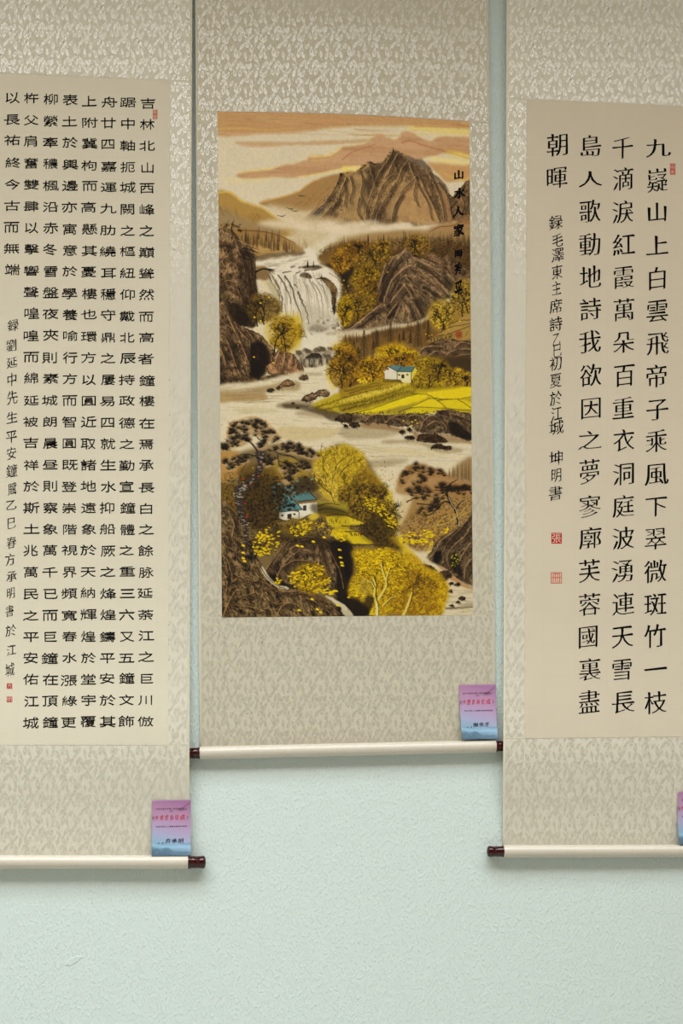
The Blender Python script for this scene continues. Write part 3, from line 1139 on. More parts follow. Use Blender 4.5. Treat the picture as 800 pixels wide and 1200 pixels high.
rock(p(3, "650,275 690,280 725,310 748,350 740,400 730,490 718,430 715,370 690,320"), (128, 100, 62), (70, 56, 38), .3, 16, 90, 5, .8, .8)
stroke(p(3, "630,282 660,278 690,290"), 1.4, .8, INK, .8)
stroke(p(3, "656,276 656,258"), 1.2, .6, INK, .9)
fill(p(3, "270,215 330,210 350,250 345,290 300,290 270,270"), (120, 94, 58), .9, 2, tex=.3)
fill(p(3, "330,300 370,300 400,360 415,470 380,400 350,340"), (176, 158, 118), .8, 2)
# spray
fill(p(3, "540,420 620,440 720,500 760,560 640,600 560,580 520,500"), (150, 138, 112), .4, 6, tex=.4)
for k in range(40):
    x, y = R.uniform(352, 395), R.uniform(372, 392)
    dot(x, y, R.uniform(.8, 2.2), [(108, 98, 80), (140, 128, 104), (206, 194, 164)][R.randint(3)], .5)
fill(p(3, "575,580 620,545 660,560 700,570 660,590 600,590"), (112, 102, 84), .6, 3)
fill(p(3, "680,610 740,585 800,570 800,600 720,615"), (142, 126, 96), .7, 3)
fill(p(3, "540,600 640,620 760,610 740,680 640,690 560,680"), (208, 196, 166), .9, 4)

# --- left cliffs
cl = p(3, "50,0 130,0 165,40 235,95 255,130 270,200 275,330 290,400 270,560 180,555 150,560 60,480 50,200")
rock(cl, (156, 124, 84), (48, 38, 28), .35, 260, 82, 7, 1.1, .8, 1, 1.1, -.04, .75)
for s_ in ("60,60 110,90 150,60", "150,40 175,110 200,180 215,270", "200,100 240,180 250,270 265,340", "80,180 110,160 150,180 170,240 160,300", "65,330 110,300 150,320 190,400 200,480", "120,480 150,520 190,545", "230,280 235,380 250,470"):
    ridge(p(3, s_), (168, 124, 80), 3.6, 1.8, .8, 1, 1.1)
fill(p(3, "110,430 180,440 230,500 270,560 170,555 120,500"), (38, 31, 23), .75, 3, tex=.3)
for k in range(10):
    x, y = 292 + R.randn() * 3, 290 + k * 1.5 + R.randn()
    stroke([(x - 6, y - 2), (x, y), (x + 9, y + 3 + R.randn())], 1.3, .5, INK, .75)
for k in range(5):
    stroke(p(3, "270,245 320,225 %d,%d" % (370 + R.randint(20), 230 + R.randint(25))), 1.5, .6, INK, .85, .4)
for k in range(24):
    q = (257 + R.rand() * 25, 262 + R.rand() * 9)
    dot(q[0], q[1], 1 + R.rand(), [(150, 102, 44), (60, 46, 28)][R.randint(2)], .6)
    if k < 12:
        stroke([(q[0], q[1] + 2), (q[0] + R.randn(), q[1] - 5)], .8, .3, INK, .7)
for s_, a_ in (("180,120 240,150 270,280 285,420 250,520 200,420 175,250", .5), ("60,280 95,330 110,420 60,450", .4), ("95,60 140,120 150,220 120,160", .4), ("150,400 200,440 240,540 180,540", .45)):
    fill(p(3, s_), (38, 31, 23), a_, 4, tex=.3)
cl2 = p(3, "55,440 90,435 120,480 150,540 200,570 250,590 310,620 370,690 390,730 350,800") + p(5, "345,30 300,80 290,130 200,160 130,185 60,185") + p(3, "50,700")
rock(cl2, (154, 122, 84), (46, 36, 27), .25, 300, 65, 8, 1.1, .8, 1, 1.1, -.02, .75)
for s_ in ("70,440 110,490 140,560 180,640 220,740 245,800", "150,545 190,600 240,660 250,760", "65,600 110,650 140,730 160,800", "60,670 90,740 100,800", "200,575 250,620 290,680 300,760"):
    ridge(p(3, s_), (176, 134, 88), 4.2, 2.2, .8, 1, 1.2)
fill(p(3, "240,680 300,650 360,720 345,800 320,850 250,850"), (34, 28, 22), .85, 3, tex=.2)
for s_, a_ in (("110,560 150,640 190,760 170,800 130,700", .45), ("60,740 100,800 60,830", .5), ("190,620 230,680 260,760 230,740", .45)):
    fill(p(3, s_), (36, 30, 22), a_, 3, tex=.3)
for s_, a_ in (("65,60 180,120 260,100 240,150 130,180 65,180", .3), ("240,40 300,20 330,60 290,130 250,120", .55)):
    fill(p(5, s_), (36, 30, 22), a_, 3, tex=.3)
rock(p(3, "345,780 375,760 380,735 400,710 420,690 440,685 460,715 490,725 510,755 535,770 545,800") + p(5, "552,75 520,100 480,100 440,90 400,95 350,90 330,50"), (176, 132, 90), (76, 56, 38), .2, 70, 70, 6, 1, 1.4)
for s_ in ("420,695 400,740 385,790", "440,690 445,750 430,800", "490,730 480,790", "510,760 515,800"):
    ridge(p(3, s_), (188, 146, 102), 3, 1.8, .75, 1, 1.0)
rock(p(5, "60,180 130,182 160,130 200,100 260,110 290,140 300,160 200,175 130,190 60,195"), (132, 104, 70), (52, 42, 30), .2, 50, 70, 5, 1, 1.0)
rock(p(5, "300,120 360,95 430,90 500,100 470,112 380,118 320,140"), (120, 94, 62), (40, 32, 24), .2, 30, 70, 4, .9, .9)
tree(*p(3, "320,450")[0], 18, 19, (118, 92, 40), n=170, dots=5, depth=4, tw=1.8)
branch(*p(3, "280,560")[0], 1.7, 13, 1.8, 4, INK, .85)
tree(*p(3, "440,600")[0], 19, 20, (156, 122, 30), (60, 48, 18), n=150, dots=10, depth=4, halo=(186, 150, 50), tw=1.4)
branch(*p(3, "380,720")[0], 1.45, 15, 1.7, 4, INK, .85)
blob(*p(3, "510,550")[0], 5, 12, (200, 160, 30), .6, 5)
blob(*p(3, "510,650")[0], 4, 8, (200, 160, 30), .6, 5)
for X, Y in ((350, 393), (322, 312), (262, 742), (280, 588), (300, 425), (265, 510), (300, 530), (375, 775)):
    dot(*p(3, "%d,%d" % (X, Y))[0], 1.0, (232, 190, 20))

# --- right mid forest, folded hills
fill([(372, 300), (400, 292), (440, 296), (480, 292), (556, 296), (556, 420), (480, 400), (440, 410), (405, 395), (398, 360), (398, 330), (385, 310)], (92, 70, 40), .95, 3)
M = mask([(372, 300), (400, 288), (556, 290), (556, 420), (405, 410), (398, 330)], 4)
lay(M * np.clip((NS - .48) * 6, 0, 1), (54, 42, 26), .6)
fill(p(3, "640,160 700,120 780,110 800,120 800,230 740,230 690,200 650,190"), (122, 92, 48), .9, 3, tex=.3)
fill(p(3, "640,190 700,195 800,195 800,330 770,270 730,225 680,205"), (54, 44, 32), .9, 2, tex=.3)
fill(p(4, "0,190 60,200 60,260 30,290 40,370 20,330 0,290"), (50, 42, 32), .9, 2, tex=.2)
for X, Y, rx, ry, c, dt in ((30, 140, 15, 12, (146, 108, 34), 12), (200, 145, 20, 15, (134, 104, 42), 6), (435, 85, 15, 13, (146, 112, 46), 6), (235, 85, 10, 6, (168, 128, 40), 0), (90, 95, 14, 7, (122, 86, 34), 8),
                            (140, 280, 17, 18, (160, 126, 32), 12), (160, 340, 13, 14, (140, 104, 30), 6), (100, 440, 21, 18, (144, 112, 36), 8), (20, 450, 9, 14, (166, 132, 32), 4)):
    tree(*p(4, "%d,%d" % (X, Y))[0], rx, ry, c, (64, 48, 22), n=int(rx * ry * .7), dots=dt, depth=3, tw=1.5)
tree(*p(3, "770,180")[0], 12, 14, (170, 122, 36), (80, 56, 24), n=90, dots=6)
tree(*p(3, "790,470")[0], 9, 16, (184, 144, 24), (80, 60, 20), n=80, dots=6)
h1 = p(4, "215,400 210,330 225,270 260,200 300,150 340,125 375,110 420,150 480,165 540,190 600,225 650,270 690,320 660,345 625,385 560,440 520,490 440,520 380,540 300,550 200,570 100,590 0,605 40,570 130,500 190,450")
rock(h1, (154, 124, 86), (62, 51, 38), .15, 340, 60, 7, .9, .9, 1, .9, 0, .6)
rock(p(4, "480,150 530,130 580,165 620,140 680,190 750,230 755,320 690,320 640,260 560,195"), (142, 110, 74), (60, 48, 36), .2, 80, 55, 7, 1, .8)
for s_, sd in (("375,115 330,170 290,230 240,330 210,430", 1), ("375,115 430,170 500,210 570,260 640,330", 1), ("400,210 350,240 300,290 270,350 250,420", 1), ("400,210 440,240 500,290 560,330 600,380", 1), ("375,270 340,300 310,360 290,390 270,440", 1), ("375,270 420,320 480,360", 1),
               ("370,320 330,370 290,420 240,450 180,470", 1), ("370,320 410,380 440,450 460,500", 1), ("350,410 310,450 270,500 255,540", 1), ("350,410 390,450 410,510", 1), ("230,440 150,500 80,560 20,590", 1), ("520,265 560,290 620,340", 1), ("260,200 240,270 220,330", 1), ("410,330 470,390 520,450", 1), ("300,160 280,210 250,260", 1)):
    ridge(p(4, s_), (176, 138, 98), 4.6, 2.4, .72, sd, .9)
for s_ in ("340,420 320,480 300,530", "355,430 360,480 350,530", "370,440 390,490 385,530", "420,160 480,190 560,230", "540,280 590,330 620,370"):
    stroke(p(4, s_), 2.5, 1, (184, 146, 102), .5, .5)
fill(p(4, "300,170 260,280 230,400 200,450 225,330 250,230"), (40, 33, 26), .6, 3)
fill(p(4, "590,240 640,290 690,330 640,360 600,300"), (44, 36, 28), .6, 3)
fill(p(4, "440,380 500,430 530,470 490,500 450,440"), (56, 46, 36), .6, 3)
for s_ in ("215,400 240,330 290,230 340,160", "255,430 300,310 350,260", "265,500 330,400 365,350", "430,190 520,250 600,320", "470,320 540,370 590,390", "410,400 450,460 480,500", "30,590 110,540 200,470"):
    stroke(np.array(p(4, s_)) + (2.5, 2), 4.5, 2, (40, 33, 26), .5, .8)
# mist ribbon
fill(p(4, "-40,600 60,580 150,575 240,560 300,545 400,540 470,520 520,480 560,440 610,410 640,360 680,340 660,400 600,450 540,500 440,550 300,575 200,590 120,620 20,630"), (204, 186, 148), .9, 3)
for s_ in ("100,610 160,600", "0,620 60,628", "350,560 420,552"):
    stroke(p(4, s_), 5, 3, (196, 172, 128), .5)

# --- right trees and bank
fill(p(4, "0,630 120,625 300,580 460,550 540,500 600,480 755,480 755,640 500,680 440,740 200,720 150,760 0,800"), (118, 88, 46), .9, 4)
tree(*p(4, "585,500")[0], 15, 17, (186, 152, 48), (74, 58, 26), n=170, dots=14, depth=4, halo=(176, 142, 60), tw=1.5)
tree(*p(4, "710,400")[0], 12, 20, (172, 138, 50), (74, 58, 26), n=150, dots=6, depth=4, halo=(170, 138, 60), tw=1.5)
branch(*p(4, "580,600")[0], 1.45, 12, 1.4, 3, INK, .85)
branch(*p(4, "740,490")[0], 1.9, 14, 1.5, 3, INK, .85)
fill(p(4, "560,610 640,560 700,510 755,490 755,640 600,650 500,650"), (162, 130, 66), .9, 2)
for s_ in ("600,580 660,560 755,548", "560,620 640,600 755,560", "620,555 680,530 755,525"):
    stroke(p(4, s_), 1.2, .8, (84, 62, 34), .8, .4)
fill(p(4, "665,592 700,592 704,630 668,632"), (150, 70, 48), .65, 0, 0)           # small red seal in the picture
stroke(p(4, "675,605 697,605"), .8, .8, (120, 48, 34), .7)
stroke(p(4, "675,618 697,618"), .8, .8, (120, 48, 34), .7)
for k in range(30):
    x = R.uniform(500, 549)
    stroke([(x, 400 - (x - 500) * .15), (x + R.randn(), 395 - (x - 500) * .15)], .8, .4, (70, 56, 30), .7)
rock(p(4, "460,720 480,690 520,665 570,645 640,640 700,650 755,660 755,830 600,800 480,760"), (140, 110, 76), (58, 46, 34), .5, 130, 45, 6, 1, 1.2)
for s_ in ("480,690 540,680 600,690 640,720", "600,750 650,710 720,700 755,700", "640,800 680,740 755,730", "510,740 560,710 620,740", "665,690 700,660 755,670"):
    ridge(p(4, s_), (168, 134, 96), 3.6, 2, .75, 1, 1.0)
for X, Y, h, w in ((130, 770, 38, 7), (185, 760, 24, 5), (205, 680, 20, 4), (285, 650, 24, 5), (400, 660, 16, 3), (445, 680, 30, 7), (505, 640, 24, 4), (335, 660, 12, 3), (95, 780, 20, 5), (70, 700, 12, 3), (360, 640, 12, 3)):
    q = p(4, "%d,%d" % (X, Y))[0]
    fir(q[0], q[1], h, w, .85)
conifers(402, 500, 402, 384, 6, 12, 60, (84, 64, 38), .6)
tree(*p(4, "300,720")[0], 19, 11, (206, 162, 18), (84, 64, 16), n=160, dots=22, depth=3, halo=(190, 146, 24))
tree(*p(4, "390,740")[0], 12, 10, (204, 160, 20), (84, 64, 16), n=90, dots=8, depth=3)
tree(*p(4, "30,740")[0], 14, 18, (128, 94, 28), (60, 44, 18), n=140, dots=10, depth=4)
tree(*p(4, "170,780")[0], 14, 8, (190, 148, 22), (80, 60, 18), n=90, dots=6)
tree(*p(3, "770,740")[0], 15, 16, (168, 126, 28), (70, 52, 20), n=140, dots=5, depth=4, halo=(190, 150, 40))
rock(p(3, "500,720 540,700 560,690 600,700 640,680 700,690 740,720 700,760 640,800 560,800 520,760"), (176, 160, 128), (84, 72, 56), .2, 20, 60, 4, 1, 0)
for X, Y, r in ((525, 715, 4), (575, 705, 4), (660, 690, 4), (690, 740, 5), (705, 690, 3), (545, 765, 4), (640, 700, 3)):
    q = p(3, "%d,%d" % (X, Y))[0]
    fill([(q[0] - r, q[1] - r * .6), (q[0] + r * .6, q[1] - r * .4), (q[0] + r, q[1] + r * .5), (q[0] - r * .2, q[1] + r * .7)], (84, 72, 58), .85, 1)
rock(p(3, "565,745 600,720 640,720 665,755 660,790 600,800 575,775"), (72, 62, 50), (36, 31, 26), .3, 12, 70, 4, 1, 1)
fill(p(5, "540,0 600,0 700,0 680,30 640,45 600,35 560,40"), (176, 164, 134), .85, 3)
for k in range(16):
    x = R.uniform(352, 385)
    stroke([(x, 420 + R.rand() * 3), (x + R.randn(), 427 + R.rand() * 3)], 2, .8, (74, 64, 52), .6)

# --- river
riv = [(250, 456), (300, 447), (352, 435), (385, 428), (386, 452), (372, 468), (400, 494), (470, 504), (520, 520), (556, 514), (556, 556), (480, 556), (430, 540), (372, 540), (330, 500), (290, 490), (250, 510)]
fill(riv, (206, 190, 154), .97, 3)
fill([(255, 500), (330, 488), (380, 520), (430, 535), (500, 545), (560, 540), (560, 580), (500, 610), (460, 605), (380, 560), (255, 560)], (206, 189, 152), .9, 4)
fill(p(5, "60,190 200,180 330,160 420,140 520,130 520,185 430,190 330,200 330,235 160,250 60,255"), (152, 128, 88), .85, 3, nz=N3, tex=.35)
fill(p(5, "60,215 200,205 330,215 320,240 160,252 60,255"), (166, 134, 86), .7, 2)
fill(p(5, "140,300 250,290 400,300 380,315 200,320"), (188, 172, 126), .8, 3)
fill(p(5, "390,275 440,255 520,245 600,240 600,275 500,290 420,290"), (146, 128, 98), .85, 2)
fill(p(5, "500,320 560,300 700,300 820,320 820,345 740,350 600,340"), (150, 130, 98), .8, 3, nz=N3, tex=.3)
fill(p(5, "520,85 640,80 660,95 560,100"), (166, 148, 116), .8, 2)
fill(p(5, "410,400 560,400 740,410 760,440 640,475 520,480 420,465"), (186, 160, 108), .6, 3, nz=N3, tex=.4)
fill(p(6, "0,400 150,395 330,410 390,420 250,460 100,470 0,460"), (158, 140, 106), .75, 3, nz=N3, tex=.4)
fill(p(6, "110,375 240,372 270,390 420,425 460,440 620,440 690,465 755,485 755,500 600,490 440,470 360,480 420,440 280,420 120,400"), (142, 112, 74), .85, 2, nz=N3, tex=.3)
fill(p(6, "240,480 420,478 520,500 690,530 690,550 560,550 440,500 260,500"), (152, 130, 96), .7, 2, nz=N3, tex=.3)
fill(p(6, "140,605 240,590 380,590 360,610 250,635 160,630"), (156, 138, 106), .75, 3, nz=N3, tex=.4)
fill(p(6, "100,520 300,525 480,545 640,560 480,570 250,550"), (196, 176, 126), .7, 3, nz=N3, tex=.4)
water(riv, 120, (150, 132, 100), .35, (.5, 1.6), (8, 40), .02)
water(p(6, "0,400 755,480 755,600 300,660 0,480"), 60, (154, 138, 108), .35, (.5, 1.8), (10, 45), .02)
water(p(5, "60,180 400,180 400,260 60,260"), 40, (132, 110, 76), .4, (.5, 1.6), (8, 30), -.05)
for X, Y, l in ((755, 440, 12), (40, 395, 8)):
    q = p(5, "%d,%d" % (X, Y))[0]
    stroke([(q[0], q[1]), (q[0] + l, q[1] - 1)], 1.5, .6, (140, 124, 98), .7)
rock(p(5, "395,175 420,150 455,125 480,130 498,150 470,160 430,165 405,180"), (150, 114, 76), (40, 32, 24), .5, 16, 60, 4, 1, 1.1)
rock(p(5, "525,110 545,97 565,97 578,115 555,125 530,122"), (120, 98, 68), (50, 40, 30), .4, 6, 60, 3, 1, .9)
rock(p(5, "335,190 350,178 370,176 380,186 355,195"), (74, 60, 44), (36, 30, 24), .4, 4, 60, 3, 1, .8)
rock(p(5, "540,245 560,220 600,200 620,205 640,185 685,182 700,200 690,220 640,215 620,235 570,250"), (150, 122, 84), (40, 33, 26), .5, 24, 60, 4, 1, 1.2)
dot(*p(5, "490,262")[0], 2, (70, 58, 44), .9)
dot(*p(5, "518,288")[0], 2, (80, 66, 48), .9)

# --- far bank with house and yellow fields
fill(p(6, "0,100 60,30 250,0 755,0 755,180 600,190 440,190 250,240 0,300"), (104, 78, 40), .9, 3, tex=.2)
fill(p(6, "590,0 755,0 755,110 700,100 620,60"), (66, 52, 38), .85, 4, tex=.2)
for X, Y, rx, ry, c, dt, n in ((45, 60, 12, 20, (120, 84, 26), 5, 150), (180, 65, 18, 15, (188, 140, 24), 12, 150), (340, 15, 20, 8, (170, 122, 26), 6, 100), (500, 100, 24, 20, (170, 140, 28), 16, 320), (660, 110, 13, 11, (196, 156, 34), 10, 110), (730, 125, 8, 9, (178, 140, 36), 4, 60), (560, 60, 14, 12, (146, 116, 30), 4, 120)):
    tree(*p(6, "%d,%d" % (X, Y))[0], rx, ry, c, (58, 44, 18), n=n, dots=dt, depth=4, tw=1.5)
branch(*p(6, "45,165")[0], 1.6, 15, 1.8, 4, INK, .9)
for k in range(14):
    dot(*p(6, "%d,%d" % (R.uniform(90, 160), R.uniform(115, 145)))[0], 1.1, (228, 186, 20))
tree(*p(5, "770,80")[0], 16, 17, (160, 120, 32), (62, 48, 20), n=170, dots=4, depth=4)
stroke(p(5, "700,40 690,90 710,150 730,175"), 3.5, 2.5, (212, 184, 70), .7)
branch(*p(5, "800,90")[0], 2.6, 10, 1.3, 3, INK, .9)
fill(p(6, "-175,272 -75,222 0,190 90,155 200,130 280,120 350,140 400,135 440,180 755,170 755,330 600,310 420,330 200,330 60,325 -60,312 -140,300"), (170, 146, 30), .95, 2)
fill(p(6, "0,235 120,200 250,165 400,138 300,180 160,220 0,260"), (206, 176, 60), .95, 1)
fill(p(6, "0,180 100,155 240,130 330,130 250,165 100,205 0,240"), (146, 116, 34), .85, 2, tex=.3)
fill(p(6, "60,320 180,285 330,240 400,215 480,205 500,225 380,270 200,310"), (216, 190, 22), .95, 1)
fill(p(6, "490,200 600,185 755,170 755,225 640,240 560,240 500,215"), (218, 188, 24), .95, 1)
fill(p(6, "420,270 520,235 590,275 560,290 420,285"), (214, 186, 26), .95, 1)
fill(p(6, "570,250 690,238 755,262 755,300 620,290"), (210, 182, 24), .95, 1)
fill(p(6, "370,315 440,288 560,292 640,300 460,325"), (200, 176, 28), .95, 1)
fill(p(6, "0,270 160,235 330,190 440,195 300,240 120,290 0,310"), (122, 102, 30), .7, 3, tex=.3)
fill(p(6, "250,310 340,280 420,278 330,312"), (140, 124, 50), .7, 2)
for s_ in ("60,322 200,285 330,238 440,208", "410,278 500,240 520,232", "490,205 560,245 610,290", "330,312 420,285 560,290 755,305", "530,232 650,240 755,225", "680,240 740,280 755,290", "560,245 640,238", "400,205 490,210"):
    stroke(p(6, s_), 1.0, .7, (84, 72, 30), .8, .5)
for k in range(150):
    q = p(6, "%d,0" % R.uniform(-10, 440))[0]
    y = 470 - (q[0] - 400) * .28 + R.choice([0, 6, 11]) + R.randn()
    stroke([(q[0], y), (q[0] + R.randn() * .4, y - 1.8)], .7, .4, (96, 80, 24), .6, n=1)
for k in range(60):
    x = R.uniform(412, 545)
    y = 484 + R.randn() * .8
    stroke([(x, y), (x + R.randn() * .3, y - 2.2)], .7, .4, (60, 52, 22), .75, n=1)
for s_ in ("-150,285 -60,255 60,215 180,185 330,150", "-100,300 20,270 150,240 300,195 400,160", "0,300 120,270 250,235 330,205", "20,190 100,168 220,140", "40,205 140,172 240,150"):
    stroke(p(6, s_), 2.2, 1.0, (78, 68, 24), .5, .8)
for k in range(260):
    q = p(6, "%d,0" % R.uniform(-150, 420))[0]
    y = 470 - (q[0] - 400) * .28 + R.uniform(-4, 15)
    if y < 484:
        stroke([(q[0], y), (q[0] + R.randn() * .5, y - 2.0)], .7, .4, [(70, 62, 22), (196, 168, 44)][R.randint(2)], .55, n=1)
# bank rocks
bank = p(6, "-10,345 60,320 140,330 200,330 290,330 350,325 400,320 470,325 540,330 570,305 640,300 700,320 755,330 755,480 690,462 640,440 560,435 460,430 420,415 400,390 330,395 260,380 120,370 0,365")
rock(bank, (132, 108, 78), (40, 32, 25), .3, 190, 60, 5, 1.1, 1.0)
for s_ in ("140,370 170,340 220,330 250,350", "260,380 300,345 360,335 400,360", "400,340 440,335 470,370", "460,425 490,360 540,340 600,380 630,440", "560,310 620,310 680,350 720,400", "640,330 690,340 755,370", "500,400 560,370 600,410", "300,350 350,370 380,390", "620,370 660,400 690,455"):
    ridge(p(6, s_), (156, 122, 84), 3.6, 2.2, .8, 1, 1.2)
fill(p(6, "630,370 680,380 750,440 755,480 690,460 640,440"), (34, 28, 23), .8, 2, tex=.2)
fill(p(6, "-340,265 -210,270 -80,300 0,320 60,325 100,345 60,362 -60,365 -120,330 -230,300 -330,290"), (62, 50, 34), .65, 2, tex=.3)
for poly_ in ("440,480 450,450 500,440 540,440 580,460 600,470 618,490 560,495 500,490", "525,525 545,502 580,500 600,515 635,515 638,535 590,530", "368,465 385,453 410,453 425,465 400,475", "45,390 60,375 90,375 105,395 75,402", "335,430 350,420 365,427 350,433", "380,413 395,407 405,415 390,419", "10,390 20,384 30,390 20,394"):
    rock(p(6, poly_), (84, 62, 42), (30, 25, 21), .4, 14, 60, 4, 1, 1.1)
rock(p(5, "735,360 760,335 800,320 830,330 830,375 790,372"), (100, 80, 56), (36, 30, 24), .4, 14, 60, 4, 1, 1.1)
for X, Y in ((360, 365), (410, 370), (408, 392), (430, 360), (440, 378)):
    dot(*p(6, "%d,%d" % (X, Y))[0], 1.0, (210, 176, 30))
# house
fill(p(6, "248,70 268,48 322,75 322,122 250,118"), (206, 196, 168), 1, 0, 0, smooth=False)
fill(p(6, "322,78 405,78 405,140 360,140 322,118"), (212, 198, 140), 1, 0, 0, smooth=False)
fill(p(6, "405,75 425,48 440,70 405,130"), (206, 184, 60), .95, 0, 0, smooth=False)
fill(p(6, "268,42 335,38 350,48 330,66 322,76 300,64"), (92, 122, 118), 1, 0, 0, smooth=False)
fill(p(6, "320,76 348,48 428,45 408,78"), (84, 116, 114), 1, 0, 0, smooth=False)
for s_ in ("268,42 322,76", "322,76 408,78", "322,76 348,48", "408,78 428,46", "322,80 322,118", "250,70 268,46", "405,80 405,138"):
    stroke(p(6, s_), .8, .6, (48, 52, 46), .9)
for k in range(7):
    stroke(p(6, "%d,50 %d,76" % (352 + k * 11, 335 + k * 11)), .4, .4, (60, 88, 88), .6)
fill(p(6, "346,92 364,92 364,116 346,116"), (64, 52, 46), 1, 0, 0, smooth=False)
for X, Y in ((334, 95), (382, 94)):
    dot(*p(6, "%d,%d" % (X, Y))[0], 1.2, (80, 64, 40))
dot(*p(6, "266,60")[0], 1.4, (120, 70, 50))
for k in range(26):
    x = 250 + k * 4.2
    stroke(p(6, "%d,%d %d,%d" % (x - 10, 136, x - 10, 122)), .6, .4, (70, 60, 36), .8, n=1)

# --- near right wooded bank
fill(p(6, "625,680 680,620 720,590 765,590 765,800 600,800 560,720"), (140, 112, 72), .85, 4)
for x, h in ((536, 14), (541, 20), (545, 19), (549, 22), (531, 12), (527, 10)):
    conifers(x - 1.5, x + 1.5, 560, 560, h - 4, h + 2, 4, (112, 88, 58), .7)
fill(p(8, "360,190 400,100 420,20 470,0 760,0 760,200 640,280 480,380 380,340 330,260"), (146, 112, 62), .9, 4, tex=.2)
fill(p(6, "320,740 350,660 420,620 480,615 520,640 600,660 640,700 755,730 755,800 360,800"), (160, 122, 76), .9, 3, tex=.2)
fill(p(8, "360,60 400,60 380,150 350,190 330,150"), (194, 162, 110), .6, 4)

M = mask(p(8, "400,180 480,120 760,60 760,200 640,280 480,380 380,340 350,260"), 4, 1)
lay(M * np.clip((NS - .5) * 6, 0, 1), (84, 62, 32), .6)
lay(M * np.clip((NS2 - .54) * 6, 0, 1), (180, 138, 66), .5)
lay(M * CR2, INK, .35)


def pine(fans, c=INK, r=5.0, n=8, a=.85):
    for x, y in fans:
        fan(x + R.randn() * .6, y + R.randn() * .6, r * (.8 + .4 * R.rand()), 1.57 + R.randn() * .35, c, a, n)

for poly_, nf in (("330,745 345,680 370,650 420,640 440,660 400,700 350,750", 13), ("370,640 420,620 470,625 480,650 430,670", 9), ("440,690 500,640 560,650 620,690 540,700 480,710", 16), ("370,780 420,730 480,720 500,760 440,790", 13), ("530,780 560,740 620,730 700,740 750,770 700,800 600,800", 24), ("470,700 500,710 470,780", 6)):
    pts_ = p(6, poly_)
    fill(pts_, (150, 112, 66), .8, 2, tex=.2)
    pine(sorted([tuple(q) for q in inpoly(pts_, nf)], key=lambda q: q[1]), (50, 40, 30), 4.8, 9)
for poly_, nf in (("370,20 450,10 540,20 520,60 440,90 400,60", 16), ("410,150 470,130 540,120 580,100 560,140 480,165", 15), ("560,0 755,0 755,60 680,50 600,40", 26), ("520,60 580,50 600,80 540,110", 8)):
    pts_ = p(8, poly_)
    pine(sorted([tuple(q) for q in inpoly(pts_, nf)], key=lambda q: q[1]), (46, 38, 29), 5.0, 9)
for s_ in ("440,100 500,105 560,90 600,50 640,70", "380,90 420,70 470,60"):
    stroke(p(8, s_), 1.6, .7, (50, 40, 30), .85, .4)
for s_, w_ in (("685,245 680,190 665,140 640,100 620,60 610,20", 4.2), ("640,100 600,90 560,130 520,165 470,170", 2.0), ("620,60 590,30 540,20", 1.6), ("665,140 690,100 720,80", 1.6), ("610,20 640,-20 680,-40", 1.8)):
    stroke(p(8, s_), w_, w_ * .45, (44, 36, 28), .95, .5)
stroke(p(8, "688,240 684,190 668,140 645,105 624,62"), 2.0, .8, (172, 160, 138), .8, .5)
for k in range(70):
    x, y = R.uniform(482, 545), R.uniform(596, 640)
    if x + y * .4 > 720:
        dot(x, y, R.uniform(.7, 1.4), [(196, 146, 24), (120, 84, 30), (178, 126, 40)][R.randint(3)], .75)
for s_ in ("540,260 560,220 600,180 640,160", "560,230 610,215 640,200", "640,200 700,150 740,110", "690,180 720,160 750,150"):
    stroke(p(8, s_), 1.1, .6, (206, 170, 70), .7, .4)

# near right rocks and stream
rock(p(8, "480,440 510,400 540,350 580,300 640,265 690,235 740,190 770,160 770,600 700,560 640,510 560,460"), (136, 112, 80), (42, 35, 28), .2, 190, 118, 7, 1.2, 1.2, 1, 1.1)
for s_ in ("740,200 690,260 630,320 590,400 600,450", "700,240 640,280 580,330 540,400 500,430", "760,240 720,300 660,350 620,420 640,490", "765,330 720,390 690,450 680,520", "765,430 730,480 720,550"):
    ridge(p(8, s_), (158, 122, 82), 4.4, 2.2, .8, 1, 1.3)
fill(p(8, "540,400 580,380 580,440 540,450"), (28, 24, 20), .85, 2)
fill(p(8, "640,440 680,420 700,520 660,500"), (30, 26, 21), .7, 2)
for k in range(16):
    dot(*p(8, "%d,%d" % (R.uniform(640, 690), R.uniform(400, 470)))[0], .9, [(176, 170, 30), (110, 104, 30)][R.randint(2)], .9)
fill(p(8, "430,395 480,400 520,440 600,480 660,530 720,570 770,600 770,760 540,760 600,700 620,610 580,520 480,450 430,420"), (206, 188, 150), .97, 2)
fill(p(8, "560,460 640,510 700,560 765,595 765,605 690,580 620,530"), (166, 118, 74), .85, 2)
fill(p(8, "600,650 765,610 765,625 640,640"), (160, 142, 112), .6, 2)
water(p(8, "560,600 765,610 765,750 560,750"), 36, (140, 126, 100), .5, (.5, 1.6), (8, 26), 0)
stroke(p(8, "610,715 690,712 765,708"), 2.2, 1.4, (108, 96, 78), .85, .4)
fill(p(8, "700,690 765,680 765,708 690,706"), (140, 126, 100), .6, 2)
for poly_ in ("465,490 480,455 520,465 555,495 510,500", "550,525 580,500 620,495 645,525 600,540", "530,550 550,543 565,552", "625,615 640,605 645,617", "685,660 700,645 720,650 718,664", "668,680 680,672 690,680", "630,700 645,692 655,700", "655,580 680,565 695,580", "627,570 640,562 655,570", "590,540 610,535 615,545"):
    rock(p(8, poly_), (96, 76, 54), (34, 28, 23), .4, 8, 60, 3, 1, 1)

